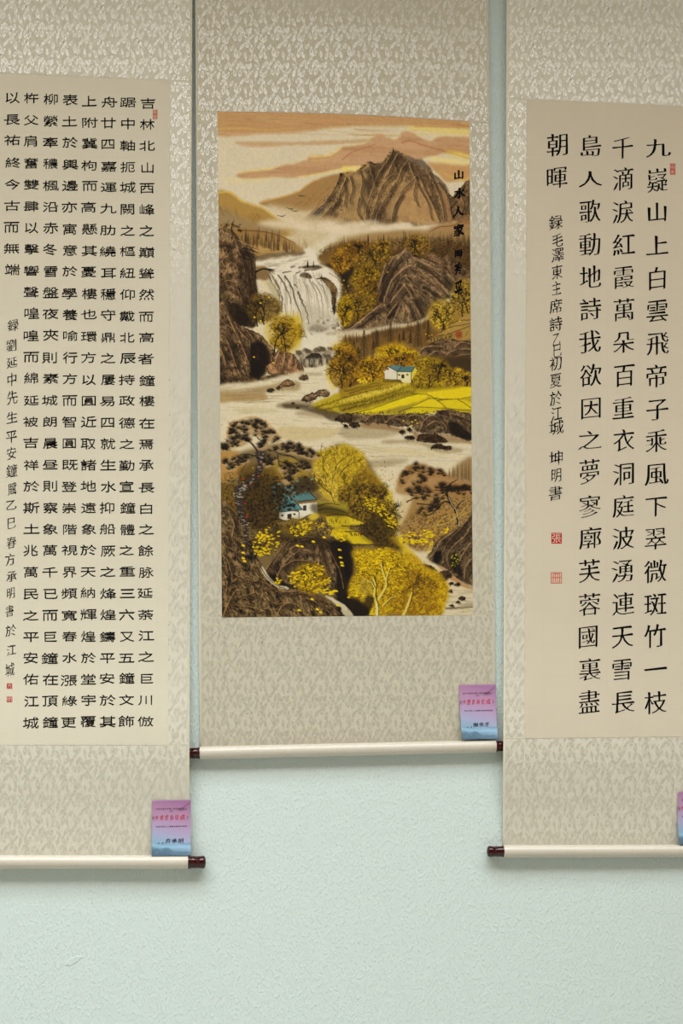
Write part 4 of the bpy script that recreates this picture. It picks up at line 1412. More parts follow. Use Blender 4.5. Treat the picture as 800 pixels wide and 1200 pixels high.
# --- near left: hillside behind the old pine
fill([(250, 545), (280, 530), (330, 520), (372, 530), (400, 520), (430, 540), (446, 570), (456, 600), (462, 640), (490, 700), (500, 728), (250, 728)], (88, 68, 34), .75, 5)
fill(p(5, "60,560 110,540 180,560 220,640 160,700 60,720"), (176, 132, 72), .9, 4)
fill(p(5, "330,640 420,580 520,590 560,640 600,700 500,720 380,700"), (150, 124, 46), .85, 4)
fill(p(5, "180,640 330,620 400,680 400,800 220,800 180,720"), (104, 80, 36), .9, 4, tex=.3)
fill(p(7, "60,0 160,0 150,80 170,150 75,140"), (112, 88, 36), .9, 3, tex=.3)
fill(p(7, "200,0 380,0 420,120 380,230 220,220"), (104, 78, 38), .92, 3, tex=.3)
for k in range(330):
    x, y = R.uniform(282, 330), R.uniform(555, 616)
    stroke([(x, y), (x + R.randn() * 1.2, y + R.randn() * 1.2)], R.uniform(.6, 1.6), .5, [(52, 42, 22), (144, 110, 42), (74, 58, 28), (118, 92, 40)][R.randint(4)], .6, n=1)
for k in range(70):
    x, y = R.uniform(257, 275), R.uniform(560, 594)
    stroke([(x, y), (x + R.randn() * 1.2, y + R.randn() * 1.2)], R.uniform(.6, 1.6), .5, [(64, 50, 22), (150, 120, 40), (88, 68, 28)][R.randint(3)], .6, n=1)

# yellow bright tree at the river edge
fill([(372, 532), (390, 524), (404, 522), (418, 528), (428, 540), (428, 556), (452, 574), (460, 592), (440, 600), (400, 596), (370, 572), (366, 548)], (206, 172, 56), .9, 4)
fill(p(6, "0,520 40,515 90,530 130,570 130,610 160,650 210,700 260,760 280,800 0,800"), (184, 152, 30), .9, 4, tex=.3)
fill(p(5, "620,560 700,530 800,520 800,700 700,700 640,640"), (178, 150, 34), .85, 4, tex=.2)
fill(p(6, "120,640 200,700 260,770 240,800 120,800 60,720"), (112, 84, 30), .75, 5, tex=.3)
for k in range(380):
    x, y = R.uniform(372, 462), R.uniform(530, 610)
    if (x - 412) * .62 + 530 < y + 14:
        stroke([(x, y), (x + R.randn() * 1.2, y + R.randn())], R.uniform(.5, 1.2), .5, [(112, 86, 24), (210, 172, 34), (150, 118, 24), (72, 54, 20)][R.randint(4)], .6, n=1)
branch(*p(5, "720,690")[0], 1.25, 14, 1.8, 4, (66, 52, 26), .85, .6)
branch(*p(5, "690,680")[0], 2.0, 12, 1.4, 4, (66, 52, 26), .85, .6)
branch(*p(6, "-10,680")[0], .9, 13, 1.4, 4, (66, 52, 26), .85, .6)
branch(*p(6, "20,740")[0], .5, 13, 1.4, 3, (66, 52, 26), .85, .6)
for s_, w_ in (("700,800 710,740 715,690 700,640 680,600", 2.8), ("712,700 740,660 760,620", 2), ("725,800 740,770 770,745 790,750", 2.4)):
    stroke(p(5, s_), w_, w_ * .5, (206, 176, 60), .95, .3)
    stroke(np.array(p(5, s_)) + (1.3, 0), .7, .5, (60, 46, 24), .8, .3)
fill(p(8, "0,0 220,0 260,60 310,120 330,200 330,260 280,300 360,370 200,350 150,270 120,220 0,160"), (104, 82, 30), .85, 4, tex=.35)
for k in range(420):
    x, y = R.uniform(402, 470), R.uniform(572, 645)
    if x < 445 + (y - 570) * .35:
        stroke([(x, y), (x + R.randn() * 1.2, y + R.randn())], R.uniform(.6, 1.5), .5, [(62, 48, 20), (146, 116, 26), (86, 66, 24), (186, 148, 22)][R.randint(4)], .6, n=1)
fill(p(8, "240,0 290,60 320,130 320,170 345,190 330,230 290,130 250,60"), (206, 176, 60), .6, 4)
fill(p(8, "270,280 340,290 380,350 420,390 450,440 380,400 300,330"), (200, 160, 20), .85, 3, tex=.2)
for k in range(10):
    branch(R.uniform(425, 465), R.uniform(600, 632), R.uniform(.3, 2.2), 7, 1.0, 2, INK, .75)
branch(*p(8, "330,260")[0], 2.3, 9, 1.3, 3, INK, .8)
branch(*p(8, "360,330")[0], .7, 9, 1.3, 3, INK, .8)

def speck(poly, dark, light, a=.6, soft=4, cut=.5):
    M = mask(poly, soft, 1.5)
    lay(M * np.clip((NS - cut + .02) * 6, 0, 1), dark, a)
    lay(M * np.clip((NS2 - cut - .04) * 7, 0, 1), light, a * .9)
    lay(M * CR2, INK, a * .5)


speck([(372, 532), (390, 524), (404, 522), (418, 528), (428, 540), (428, 556), (452, 574), (460, 592), (440, 600), (400, 596), (370, 572), (366, 548)], (120, 94, 28), (214, 178, 50), .5)
speck(p(8, "0,0 220,0 260,60 310,120 330,200 330,260 280,300 360,370 200,350 150,270 120,220 0,160"), (52, 42, 20), (150, 118, 34), .75)
speck(p(7, "200,0 380,0 420,120 380,230 220,220"), (48, 38, 22), (138, 106, 50), .75)
speck([(262, 560), (282, 555), (330, 560), (330, 600), (380, 600), (440, 620), (420, 640), (330, 650), (290, 640), (262, 620)], (46, 38, 22), (130, 100, 44), .6)
branch(*p(8, "180,130")[0], 1.2, 10, 1.3, 4, INK, .85)
branch(*p(8, "230,200")[0], .9, 10, 1.2, 4, INK, .85)
branch(*p(8, "120,120")[0], 1.9, 9, 1.1, 4, INK, .85)
for x, y, th in ((392, 590, 1.9), (404, 592, 1.2), (414, 594, .7), (428, 594, 1.0), (388, 580, 2.4)):
    branch(x, y, th, 13, 1.0, 5, (70, 56, 26), .8, .55)

# terraces
fill(p(8, "-90,170 0,165 80,190 140,215 60,225 -60,230"), (206, 178, 34), .95, 1)
fill(p(8, "-60,260 20,250 90,265 150,300 180,335 80,335 -20,320"), (206, 176, 26), .95, 1)
fill(p(7, "620,80 700,90 800,100 800,160 720,150 640,140"), (150, 134, 44), .9, 2)
fill(p(7, "640,150 720,155 800,165 820,250 760,290 700,200"), (180, 152, 30), .85, 2)
for s_ in ("-90,170 0,165 80,190 140,215", "0,230 80,235 150,220", "20,262 100,268 150,300", "-40,335 80,340 180,340", "110,220 160,260 220,330 250,370"):
    stroke(p(8, s_), 1.3, .8, (62, 50, 26), .85, .4)
for s_ in ("640,110 700,98 760,108", "640,135 720,130 800,150"):
    stroke(p(7, s_), 1.6, .8, (66, 56, 30), .8, .4)
for k in range(40):
    x, y = (R.uniform(372, 418), R.uniform(608, 613)) if k < 22 else (R.uniform(408, 424), R.uniform(624, 628))
    stroke([(x, y), (x + R.randn() * .4, y - 2.5)], .8, .4, (50, 42, 22), .85, n=1)
dot(*p(8, "105,270")[0], 1.3, (190, 60, 40))

# near house, blue-green roofs
fill(p(7, "408,150 470,140 525,150 525,190 490,185 450,200 412,190"), (206, 198, 176), 1, 0, 0, smooth=False)
fill(p(7, "525,100 545,95 630,85 634,170 590,160 540,185 525,190"), (208, 200, 176), 1, 0, 0, smooth=False)
fill(p(7, "440,50 460,45 548,135 520,140 460,145 405,150 420,110"), (92, 128, 126), 1, 0, .5, smooth=False)
fill(p(7, "470,60 550,30 590,35 630,75 560,80 520,85"), (96, 134, 132), 1, 0, .5, smooth=False)
for k in range(12):
    stroke(p(7, "%d,%d %d,%d" % (452 + k * 3, 55 + k * 5, 420 + k * 9, 148 - k)), .5, .5, (48, 70, 72), .8)
    stroke(p(7, "%d,%d %d,%d" % (500 + k * 8, 48 - abs(k - 5) * 1.5, 505 + k * 11, 84 - k * .7)), .5, .5, (48, 70, 72), .8)
for s_ in ("405,150 460,145 548,135", "460,45 548,135", "520,86 630,75", "590,35 630,75", "525,150 525,190", "412,190 450,200 490,185"):
    stroke(p(7, s_), .9, .7, (40, 44, 40), .9)
fill(p(7, "456,162 482,158 482,188 458,190"), (60, 50, 44), 1, 0, 0, smooth=False)
fill(p(7, "548,112 568,108 570,140 550,142"), (72, 62, 54), 1, 0, 0, smooth=False)
dot(*p(7, "428,170")[0], 1.4, (66, 54, 44))
dot(*p(7, "498,162")[0], 1.4, (66, 54, 44))
fill(p(7, "525,88 630,80 630,92 530,102"), (120, 92, 56), .8, 0, 0, smooth=False)
fill(p(7, "580,170 640,150 640,180 600,200"), (206, 176, 50), .85, 2)
# dark cluster tree in front of the house
fill(p(5, "370,760 420,740 480,740 540,690 600,700 640,760 560,790 470,800 400,800"), (60, 52, 38), .8, 3, tex=.3)
for k in range(120):
    x, y = R.uniform(318, 345), R.uniform(566, 598)
    dot(x, y, R.uniform(.8, 1.9), [(38, 36, 28), (52, 54, 44), (100, 124, 116), (70, 60, 40)][R.choice(4, p=[.45, .25, .14, .16])], .8)
for k in range(60):
    x, y = R.uniform(320, 366), R.uniform(558, 580)
    dot(x, y, R.uniform(.8, 1.8), [(44, 38, 28), (110, 138, 132), (92, 72, 38)][R.choice(3, p=[.55, .2, .25])], .75)

# bottom rocks
bot = p(7, "70,130 120,125 150,170 200,215 230,300 280,420 320,480 360,540 430,600 560,610 640,640 720,690 800,760 810,775 65,775")
rock(bot, (146, 118, 78), (36, 30, 23), .1, 420, 65, 7, 1.2, .8, 1, 1.1, -.05, .8)
rock(p(7, "340,490 370,430 420,360 480,310 540,290 620,290 680,310 720,370 760,440 800,520 810,700 720,640 640,560 560,590 480,600 400,560"), (140, 114, 78), (36, 30, 24), .2, 240, 75, 8, 1.2, 1.2, 1, 1.1, 0, .8)
fill(p(7, "700,330 800,330 820,480 800,560 740,470"), (32, 27, 22), .85, 3)
fill(p(8, "-20,330 60,340 70,480 50,600 150,640 150,760 -20,760"), (36, 30, 22), .9, 3, tex=.15)
fill(p(7, "340,500 400,530 460,570 520,590 440,590 380,560"), (28, 24, 20), .8, 2)
for s_ in ("340,490 380,430 440,350 500,310", "400,540 440,460 500,400 560,380 600,400", "560,300 620,310 660,380 680,460 700,540", "620,295 690,330 730,420 770,500 790,600", "480,370 540,340 590,350", "430,480 500,440 580,440", "640,350 650,430 640,480", "520,300 540,320 600,310"):
    ridge(p(7, s_), (150, 112, 74), 4.6, 2.4, .8, 1, 1.5)
for s_ in ("80,390 120,450 140,560 120,640", "75,480 110,560 100,640", "150,560 180,540 240,560 270,620 230,640", "90,760 130,660 180,610 240,680", "180,650 220,700 320,740 340,770", "260,470 320,560 420,620 540,620 620,660 700,720", "330,600 380,690 480,690 540,760", "410,740 440,700 490,690 530,740", "540,650 640,690 740,760", "80,300 110,360 200,400", "120,150 150,220 140,300 170,350", "620,640 700,690 770,750"):
    ridge(p(7, s_), (158, 122, 76), 4.6, 2.6, .75, 1, 1.4)
for k in range(160):
    x, y = R.uniform(259, 310), R.uniform(672, 722)
    stroke([(x, y), (x + R.uniform(2, 5), y + R.uniform(-1, 3))], R.uniform(.6, 1.4), .4, [(172, 138, 88), (42, 34, 26), (148, 114, 68)][R.randint(3)], .6, .4, n=2)
# white path
fill(p(7, "300,470 320,480 350,530 400,575 460,590 450,602 380,580 320,520"), (206, 190, 156), .95, 1)
fill(p(7, "680,640 720,655 800,700 800,730 740,690"), (206, 190, 156), .95, 1)
fill(p(8, "0,690 40,720 70,760 20,760 0,740"), (196, 180, 146), .9, 1)
stroke(p(7, "300,465 330,520 390,575 450,600"), 1.2, .8, INK, .7, .4)

fill([(283, 560), (300, 556), (330, 572), (330, 606), (300, 622), (284, 600)], (44, 37, 24), .45, 5, tex=.3)
fill([(366, 590), (400, 596), (404, 604), (380, 604), (366, 600)], (52, 42, 22), .6, 3)
fill([(440, 600), (452, 596), (468, 640), (470, 652), (440, 640), (420, 622)], (50, 40, 22), .45, 4, tex=.3)
fill([(312, 626), (330, 616), (360, 622), (400, 640), (404, 656), (370, 640), (330, 636)], (40, 33, 22), .45, 4, tex=.3)
# old pine on the left
trunk = p(5, "165,800 150,790 155,750 200,730 250,690 275,650 285,610 270,560 290,540 320,560 320,620 300,680 260,720 220,760 200,800") 
fill(p(5, "165,800 150,760 190,735 240,705 270,660 285,610 268,560 300,530 330,540 318,620 300,680 262,725 225,765 205,800"), (70, 60, 52), 1, 1)
fill(p(7, "160,0 195,0 190,60 200,120 215,200 230,260 225,330 205,340 212,270 190,200 165,150 150,90 152,30"), (70, 60, 52), 1, 1)
for k in range(190):
    q = spline(p(5, "300,540 305,600 285,660 240,720 190,760 175,800") + p(7, "172,60 185,140 210,230 215,330"), 12)
    q = q[R.randint(len(q))] + R.randn(2) * (2.6, 1.2)
    stroke([(q[0] - 1, q[1]), (q[0] + R.uniform(.4, 1.6), q[1] + R.uniform(-.8, 1.2))], .9, .5, [(24, 21, 18), (184, 170, 148), (150, 136, 118), (30, 26, 22)][R.randint(4)], .85, n=1)
for s_, w_ in (("290,550 250,500 210,470 170,480", 2.6), ("300,540 360,530 420,560 480,570 540,610 590,650", 2.8), ("320,560 340,510 300,480 270,450", 2), ("270,570 220,560 160,580 110,640", 2), ("400,560 410,620 440,680 450,720", 1.8), ("280,560 240,590 200,650 180,700", 1.2), ("350,540 400,520 470,520", 1.8), ("410,600 470,630 500,690", 1.2), ("360,600 340,630 310,640", 1.2), ("210,560 190,600 160,620", 1.2)):
    stroke(p(5, s_), w_, w_ * .5, (40, 34, 28), .95, .5)
    stroke(np.array(p(5, s_)) + (.4, -.5), w_ * .35, w_ * .2, (150, 134, 112), .7, .5)
for poly_, nf in (("105,465 110,410 150,375 210,355 265,348 320,370 370,410 400,450 410,485 360,490 320,470 260,450 200,440 150,450", 62), ("65,550 70,510 110,480 170,455 230,450 250,480 200,510 130,530", 36), ("360,530 400,500 470,490 520,495 580,520 620,550 650,580 600,590 520,570 440,550", 46),
                  ("80,640 90,600 150,575 210,570 240,600 170,630 130,660", 26), ("400,640 440,610 500,620 520,660 490,690 430,680", 22), ("500,600 560,610 600,640 580,660 520,640", 14), ("310,600 350,570 400,590 380,620 330,640", 16), ("280,500 330,480 350,520 300,540", 10), ("430,700 480,690 470,730 440,740", 7)):
    pts_ = p(5, poly_)
    fill(np.array(pts_) + (0, .5), (168, 138, 94), .9, 2, tex=.2)
    pine(sorted([tuple(q) for q in inpoly(pts_, int(nf * 1.1))], key=lambda q: q[1]), (38, 32, 25), 4.8, 9, .72)
stroke(p(5, "108,462 112,410 150,372 210,350 265,342 325,365 375,405 410,450"), 1.2, 1, (196, 140, 76), .7, .4)
for X, Y in ((288, 690), (200, 706), (240, 738)):
    dot(*p(5, "%d,%d" % (X, Y))[0], 1.0, (186, 52, 48))
for X, Y in ((145, 104), (210, 100), (222, 165), (222, 180)):
    dot(*p(7, "%d,%d" % (X, Y))[0], .9, (186, 52, 48))

# blossom shrubs
YEL = (226, 188, 14)


def blossoms(n, pts, r=(.9, 1.6), c=YEL, dark=True):
    for q in inpoly(pts, int(n * 1.35)):
        rr = R.uniform(*r) * .8
        if dark and R.rand() < .5:
            dot(q[0] + .6, q[1] + .8, rr, (96, 74, 16), .7)
        cc = np.array(c) * R.uniform(.86, 1.06)
        dot(q[0], q[1], rr, cc.clip(0, 255), .97)
        if R.rand() < .6:
            dot(q[0] + 1.5, q[1] + R.randn() * .5, rr * .7, cc.clip(0, 255), .97)


for k in range(9):
    branch(296 + R.randn() * 3, 655 + R.randn() * 2, R.uniform(.6, 2.0), 9, 1.0, 3, INK, .85)
blob(311, 634, 15, 14, (96, 72, 36), .55, 4)
blossoms(52, p(7, "250,380 260,310 300,265 340,290 400,320 410,360 350,390 290,410"))
blossoms(12, p(7, "290,260 350,235 360,280 420,260 430,280 380,310 310,290"))
blob(350, 618, 22, 12, (140, 112, 36), .5, 4)
for k in range(6):
    branch(350 + R.randn() * 8, 626, R.uniform(.5, 2.4), 7, .9, 2, INK, .8)
blossoms(48, p(7, "470,250 500,220 560,190 600,200 590,250 540,290 480,290"), (.8, 1.4))
blossoms(24, p(7, "600,220 680,200 760,230 800,290 740,300 660,260"), (.7, 1.2))
blossoms(14, p(7, "730,280 800,270 810,320 760,325"))
tree(364, 678, 20, 17, (168, 132, 24), (70, 54, 20), 160, False)
branch(370, 694, 1.7, 10, 1.0, 4, (60, 48, 26), .8)
blossoms(104, p(7, "460,530 500,490 550,460 650,450 690,510 710,560 690,620 640,630 570,600 480,590"), (.9, 1.6))
blossoms(14, p(7, "590,600 650,630 690,650 740,620 720,600"), (1, 1.6))
blossoms(10, p(7, "330,545 370,560 420,590 415,540 395,535 380,570"))
for X, Y in ((197, 345), (197, 388), (198, 420), (206, 437), (760, 370), (765, 415), (772, 445), (776, 462), (525, 725), (600, 660), (630, 720), (650, 737), (750, 697), (740, 612), (670, 297), (607, 322), (515, 346), (540, 350)):
    dot(*p(7, "%d,%d" % (X, Y))[0], 1.5, YEL)
    dot(*p(7, "%d,%d" % (X + 8, Y + 3))[0], 1.0, YEL)

# bright yellow trees, bottom right
big = p(8, "60,380 120,360 200,370 280,360 340,385 400,400 450,430 480,470 560,500 610,560 622,620 600,700 560,765 360,765 340,740 200,765 160,720 100,660 40,640 50,560 80,500 70,430")
fill(big, (186, 146, 18), .95, 4)
fill(p(8, "380,400 460,440 540,510 600,560 615,640 560,760 470,765 560,620 480,500"), (200, 152, 18), .8, 5)
fill(p(8, "280,560 360,520 440,480 500,540 560,640 540,740 400,760 300,740"), (150, 108, 22), .75, 5, tex=.25)
fill(p(8, "80,560 160,540 190,600 180,660 110,650"), (176, 148, 60), .7, 3)
for k in range(520):
    q = inpoly(big, 1)[0]
    stroke([(q[0], q[1]), (q[0] + R.randn() * 1.3, q[1] + R.randn() * 1.1)], R.uniform(.5, 1.2), .4, [(96, 74, 18), (214, 176, 22), (140, 106, 18), (70, 54, 18)][R.randint(4)], .6, n=1)
speck(big, (104, 80, 18), (216, 180, 28), .55)
for x, y, th, l, dp in ((441, 700, 1.9, 13, 4), (447, 690, 1.2, 13, 4), (440, 680, 2.5, 10, 4), (478, 705, 1.2, 12, 5), (482, 700, .8, 12, 5), (480, 690, 1.7, 11, 4), (470, 695, .6, 10, 4), (455, 670, 1.0, 8, 3)):
    branch(x, y, th, l, 1.0, dp, (72, 54, 20), .8, .5)
blossoms(135, p(8, "70,390 150,370 270,360 320,400 330,480 270,520 250,560 190,530 140,520 80,520 90,450"), (.9, 1.5))
blossoms(70, p(8, "230,480 300,440 380,460 380,560 340,620 280,660 250,600"), (.7, 1.3))
blossoms(26, p(8, "35,650 50,560 80,540 100,580 70,610 130,640 120,660"), (.9, 1.5))
blossoms(12, p(8, "155,760 180,700 195,750"), (1, 1.6))
blossoms(52, p(8, "110,120 140,50 200,70 240,100 280,140 330,230 290,260 240,180 160,130"), (.9, 1.5))
blossoms(60, p(8, "320,330 340,280 420,260 520,250 540,290 480,330 400,345"), (.9, 1.6))
blossoms(20, p(8, "430,330 470,300 540,320 520,380 500,395 510,350"), (.9, 1.5))
blossoms(8, p(8, "580,270 605,265 600,285 650,195 660,200"), (1, 1.5))
for s_, w_ in (("205,760 205,700 190,640 195,580 185,540", 3.8), ("215,660 240,620 260,570 240,500 230,450", 3.2), ("255,560 270,510 280,480", 2), ("360,755 385,700 400,650 410,620", 3.6), ("240,700 280,660 320,640", 1.6), ("195,600 170,560 130,540", 1.5)):
    stroke(np.array(p(8, s_)) + (1.2, 0), w_ * .8, w_ * .4, (52, 42, 24), .85, .3)
    stroke(p(8, s_), w_, w_ * .45, (212, 186, 82), .97, .3)
stroke(p(8, "205,760 206,720 204,690"), 2.6, 2, (214, 200, 150), .8, .3)
fill(p(8, "130,690 150,640 190,650 180,700 160,740 140,740"), (40, 32, 22), .7, 2)

# scattered yellow leaves over the mid forest
for q in inpoly([(400, 296), (440, 290), (470, 296), (440, 350), (420, 385), (400, 380)], 45):
    dot(q[0], q[1], R.uniform(.5, .9), (222, 180, 18), .9)
for q in inpoly([(498, 370), (520, 355), (545, 380), (520, 400), (490, 400)], 22):
    dot(q[0], q[1], R.uniform(.5, .9), (222, 180, 18), .9)
# birds
for pts_ in ("520,545 535,548 560,546", "455,617 475,624 492,620", "480,630 500,636 520,633", "400,663 425,667 445,660"):
    stroke(p(1, pts_), .6, .5, (40, 34, 28), .9, .2)
    q = p(1, pts_)[1]
    stroke([(q[0] - 1, q[1]), (q[0] + 1.8, q[1] + .3)], .9, .5, (40, 34, 28), .9)
# paper grain
A *= (1 + (NF - .5) * .07)[..., None]
A = A * .9 + (A @ np.array([.3, .59, .11]))[..., None] * .1
A = np.clip(.60 + (A - .60) * np.where(A < .60, 1.16, 1.0), .03, 1)
PIG = A
ILL_T, ILL_B = (.71, .68, .58), (.94, .94, .92)

# ---------------------------------------------------------------- the three scrolls
def d_left(u, v, px):
    y = px[:, 1] - 876
    return .003 + .026 * np.clip(1.6 * (1 - v), 0, 1) ** .8 + .016 * np.exp(-(y / np.where(y < 0, 150, 75)) ** 2) * (.0 + 1.0 * u) + .014 * np.exp(-(y / 70) ** 2)


def d_right(u, v, px):
    y = px[:, 1] - 876
    return .003 + .026 * np.clip(1.6 * (1 - v), 0, 1) ** .8 + .016 * np.exp(-(y / np.where(y < 0, 150, 75)) ** 2) * (1 - u) + .014 * np.exp(-(y / 68) ** 2)


def d_mid(u, v, px):
    return .0022 + .022 * (1 - v) ** .6


def b_mid(u, v):
    t = np.clip(v / .12, 0, 1)
    return .021 * np.sin(np.pi * np.clip(u, 0, 1)) * np.clip(1 - v, 0, 1) * t * t * (3 - 2 * t)


S_L = Sheet([(-41, -77), (225.4, -63), (221.4, 1010.2), (-45, 1010.5)], d_left)
S_M = Sheet([(228.1, -77), (571.3, -63), (580.8, 874.2), (234, 882.2)], d_mid, b_mid)
S_R = Sheet([(593.8, -76), (840, -64), (836, 997), (589, 997.6)], d_right)
IN_L = [(-14, 85), (199.3, 94.2), (197, 873), (-18, 873)]
IN_M = [(255, 132), (549.3, 143.3), (553.8, 720.7), (260, 723.6)]
IN_R = [(616.8, 115.9), (814, 125.5), (811, 863), (614.3, 865.3)]

scroll_l = make_scroll('left hanging scroll, dense black clerical calligraphy in nine columns on cream paper, silk mount',
                       S_L, ((-41.6, 84), (224.8, 95.3)), ((-44.5, 873), (221.9, 873)), IN_L, 'cool', .0182, .0172, 'lr', [(-45, 1010), (221.6, 1010.3)], 0)
scroll_m = make_scroll('middle hanging scroll with a colour landscape painting of waterfall, river and yellow trees',
                       S_M, ((229.5, 131.2), (573.4, 144.2)), ((233.2, 723.9), (579.2, 720.4)), IN_M, 'warm', .0172, .0152, 'lr', [(233.6, 882.4), (580.9, 874.4)], 7)
scroll_r = make_scroll('right hanging scroll, large black regular-script poem in four columns on beige paper',
                       S_R, ((593.2, 115.2), (839.4, 126.8)), ((589.6, 865.6), (836.6, 862.8)), IN_R, 'cool', .0172, .0150, 'lr', [(589.2, 997.7), (836, 997)], 3)

# calligraphy papers
q0, q1 = S_L.pos([(184, 110)])[0], S_R.pos([(786, 150)])[0]
M_PAPL = paper('rice_paper', (215, 208, 190), 22.6 * .00233, 25 * .00233, q0[0], q0[2], .05)
M_PAPR = paper('rice_paper_beige', (210, 199, 180), 38.2 * .00235, 38.2 * .00235, q1[0], q1[2], .04)
sheet('calligraphy_paper', S_L, IN_L, 24, 60, .0006, [M_PAPL], scroll_l)
sheet('calligraphy_paper', S_R, IN_R, 24, 60, .0006, [M_PAPR], scroll_r)

# ---- left scroll, clerical script: eight columns of regular rows and a running signature
LEFT = ["吉林北山西峰之巔聳然而高者鐘樓在焉承長白之餘脉延荼江之巨川倣",
        "踞中軸扼城闕之樞紐仰戴北辰持政德之勤宣鐘體之重三六又五鐘文飾",
        "舟廿四嘉運九肋繞耳穩守鼎之屢易四就生水抑船厥之烽煌鑄平安於其",
        "上附冀枸而高懸其憂樓也環方以圓近取諸地遠象於天納輝煌於堂宇覆",
        "表土於輿邊亦寓意於學養喻行方而智圓既登崇階視界頻寬春水漲綠更",
        "柳縈牽穠楓沿赤冬雪盤夜夾則素城朗晨昼則察象萬千已而巨鐘在頂鐘",
        "杵父肩奮雙肆以擊響聲喤喤而綿延被吉祥於斯土兆萬民之平安佑江城",
        "以長祐終今古而無端"]
for ci, txt in enumerate(LEFT):
    xt, xb = 172.6 - 22.65 * ci, 170.6 - 22.4 * ci
    yt, yb = 121.3 - .95 * ci, 845.2 + .35 * ci
    it = []
    for k, ch in enumerate(txt):
        f = k / 29
        it.append((ch, xt + (xb - xt) * f + rg.randn() * .4, yt + (yb - yt) * f + rg.randn() * .4, 19.2 * rg.uniform(.94, 1.05), 13.4 * rg.uniform(.93, 1.06)))
    writing('text_column', S_L, it, 'clerk', M_INK, scroll_l)
SIG = [("録", 381.5), ("劉", 405), ("延", 425), ("中", 445), ("先", 466), ("生", 489.5), ("平", 512), ("安", 531.5), ("鐘", 552), ("賦", 573), ("乙", 592), ("巳", 613), ("春", 636), ("方", 656), ("承", 675.5), ("明", 695), ("書", 716), ("於", 739), ("江", 762), ("城", 785)]
writing('signature_column', S_L, [(c, 14.5 - (y - 380) * .006 + rg.randn() * .6, y, 12.5 * rg.uniform(.8, 1.1), 15.5 * rg.uniform(.85, 1.15)) for c, y in SIG], 'running', M_INK, scroll_l)
for (x, y, w_, h_, ch, m1, m2) in ((181.8, 134.2, 5.4, 11, '長樂', M_SEALP, M_CREAM), (11.2, 804, 6.4, 6.4, '方', M_SEAL, M_CREAM), (11.2, 819.6, 6.6, 6.6, '明', M_SEAL, M_CREAM)):
    s_ = decal('seal', S_L, rect(x, y, w_, h_), m1, scroll_l)
    n = len(ch)
    writing('seal_carving', S_L, [(c, x, y + (i - (n - 1) / 2) * h_ / n, w_ * .86, h_ / n * .84) for i, c in enumerate(ch)], 'print', m2, s_, .0012, True)

# ---- right scroll, regular script
RIGHT = [("九嶷山上白雲飛帝子乘風下翠微斑竹一枝", 770.5, 767), ("千滴淚紅霞萬朵百重衣洞庭波湧連天雪長", 730.6, 729.6), ("島人歌動地詩我欲因之夢寥廓芙蓉國裏盡", 691.6, 690.2), ("朝暉", 653, 653)]
for ci, (txt, xt, xb) in enumerate(RIGHT):
    yt = 173.6 - 1.2 * ci
    it = []
    for k, ch in enumerate(txt):
        f = k / 17
        sw, sh_ = {'九': (1.18, .80), '人': (1.12, .70), '山': (1, .88), '之': (1.08, .84), '上': (1.02, .9), '一': (1.05, 1), '長': (1.05, 1), '風': (1.08, 1.02), '飛': (1.05, 1.06), '嶷': (.95, 1.02), '下': (1, .92), '夢': (.95, 1.08), '盡': (1, 1.08)}.get(ch, (1, 1))
        it.append((ch, xt + (xb - xt) * f + rg.randn() * .5, yt + (822.6 - yt) * f + rg.randn() * .5, 26.8 * sw * rg.uniform(.96, 1.03), 28.6 * sh_ * rg.uniform(.96, 1.03)))
    writing('text_column', S_R, it, 'regular', M_INK, scroll_r)
SIG = [("録", 651, 261, 15), ("毛", 653, 281.6, 12), ("澤", 653, 299, 14), ("東", 652.5, 319, 12), ("主", 651.7, 338, 10), ("席", 651, 359, 14), ("詩", 651, 380, 14), ("乙", 651.7, 398, 9), ("巳", 652.6, 410.7, 10), ("初", 651, 426, 14), ("夏", 651, 446, 13),
       ("於", 651, 467, 13), ("江", 651.6, 485, 12), ("城", 651.7, 501, 16), ("坤", 651.7, 537, 16), ("明", 651.6, 557, 12), ("書", 650.5, 578, 15)]
writing('signature_column', S_R, [(c, x, y, w_ * 1.12, 18) for c, x, y, w_ in SIG], 'running', M_INK, scroll_r)
s_ = decal('seal', S_R, rect(651.8, 630.8, 12.2, 12.6), M_SEAL, scroll_r)
writing('seal_carving', S_R, [('張', 651.8, 630.8, 10.4, 10.6)], 'print', M_CREAM, s_, .0012, True)
s_ = decal('seal', S_R, rect(651.6, 677.2, 13.0, 13.2), M_SEALP, scroll_r)
writing('seal_carving', S_R, [('冊', 651.6, 677.2, 10.6, 10.6)], 'print', M_SEALP, s_, .0016, True)
decal('seal_field', S_R, rect(651.6, 677.2, 11.2, 11.4), M_CREAM, s_, .0012)
s_ = decal('seal', S_R, rect(787.8, 198.4, 6.4, 13.2), M_SEALP, scroll_r)
writing('seal_carving', S_R, [('山', 787.8, 195.2, 4.6, 5), ('水', 787.8, 201.6, 4.6, 5.4)], 'print', M_CREAM, s_, .0012, True)

# ---- middle scroll, the painting: displayed pigment tones brought back to reflectance
def inv_srgb(A):
    return np.where(A <= .04045, A / 12.92, ((A + .055) / 1.055) ** 2.4)


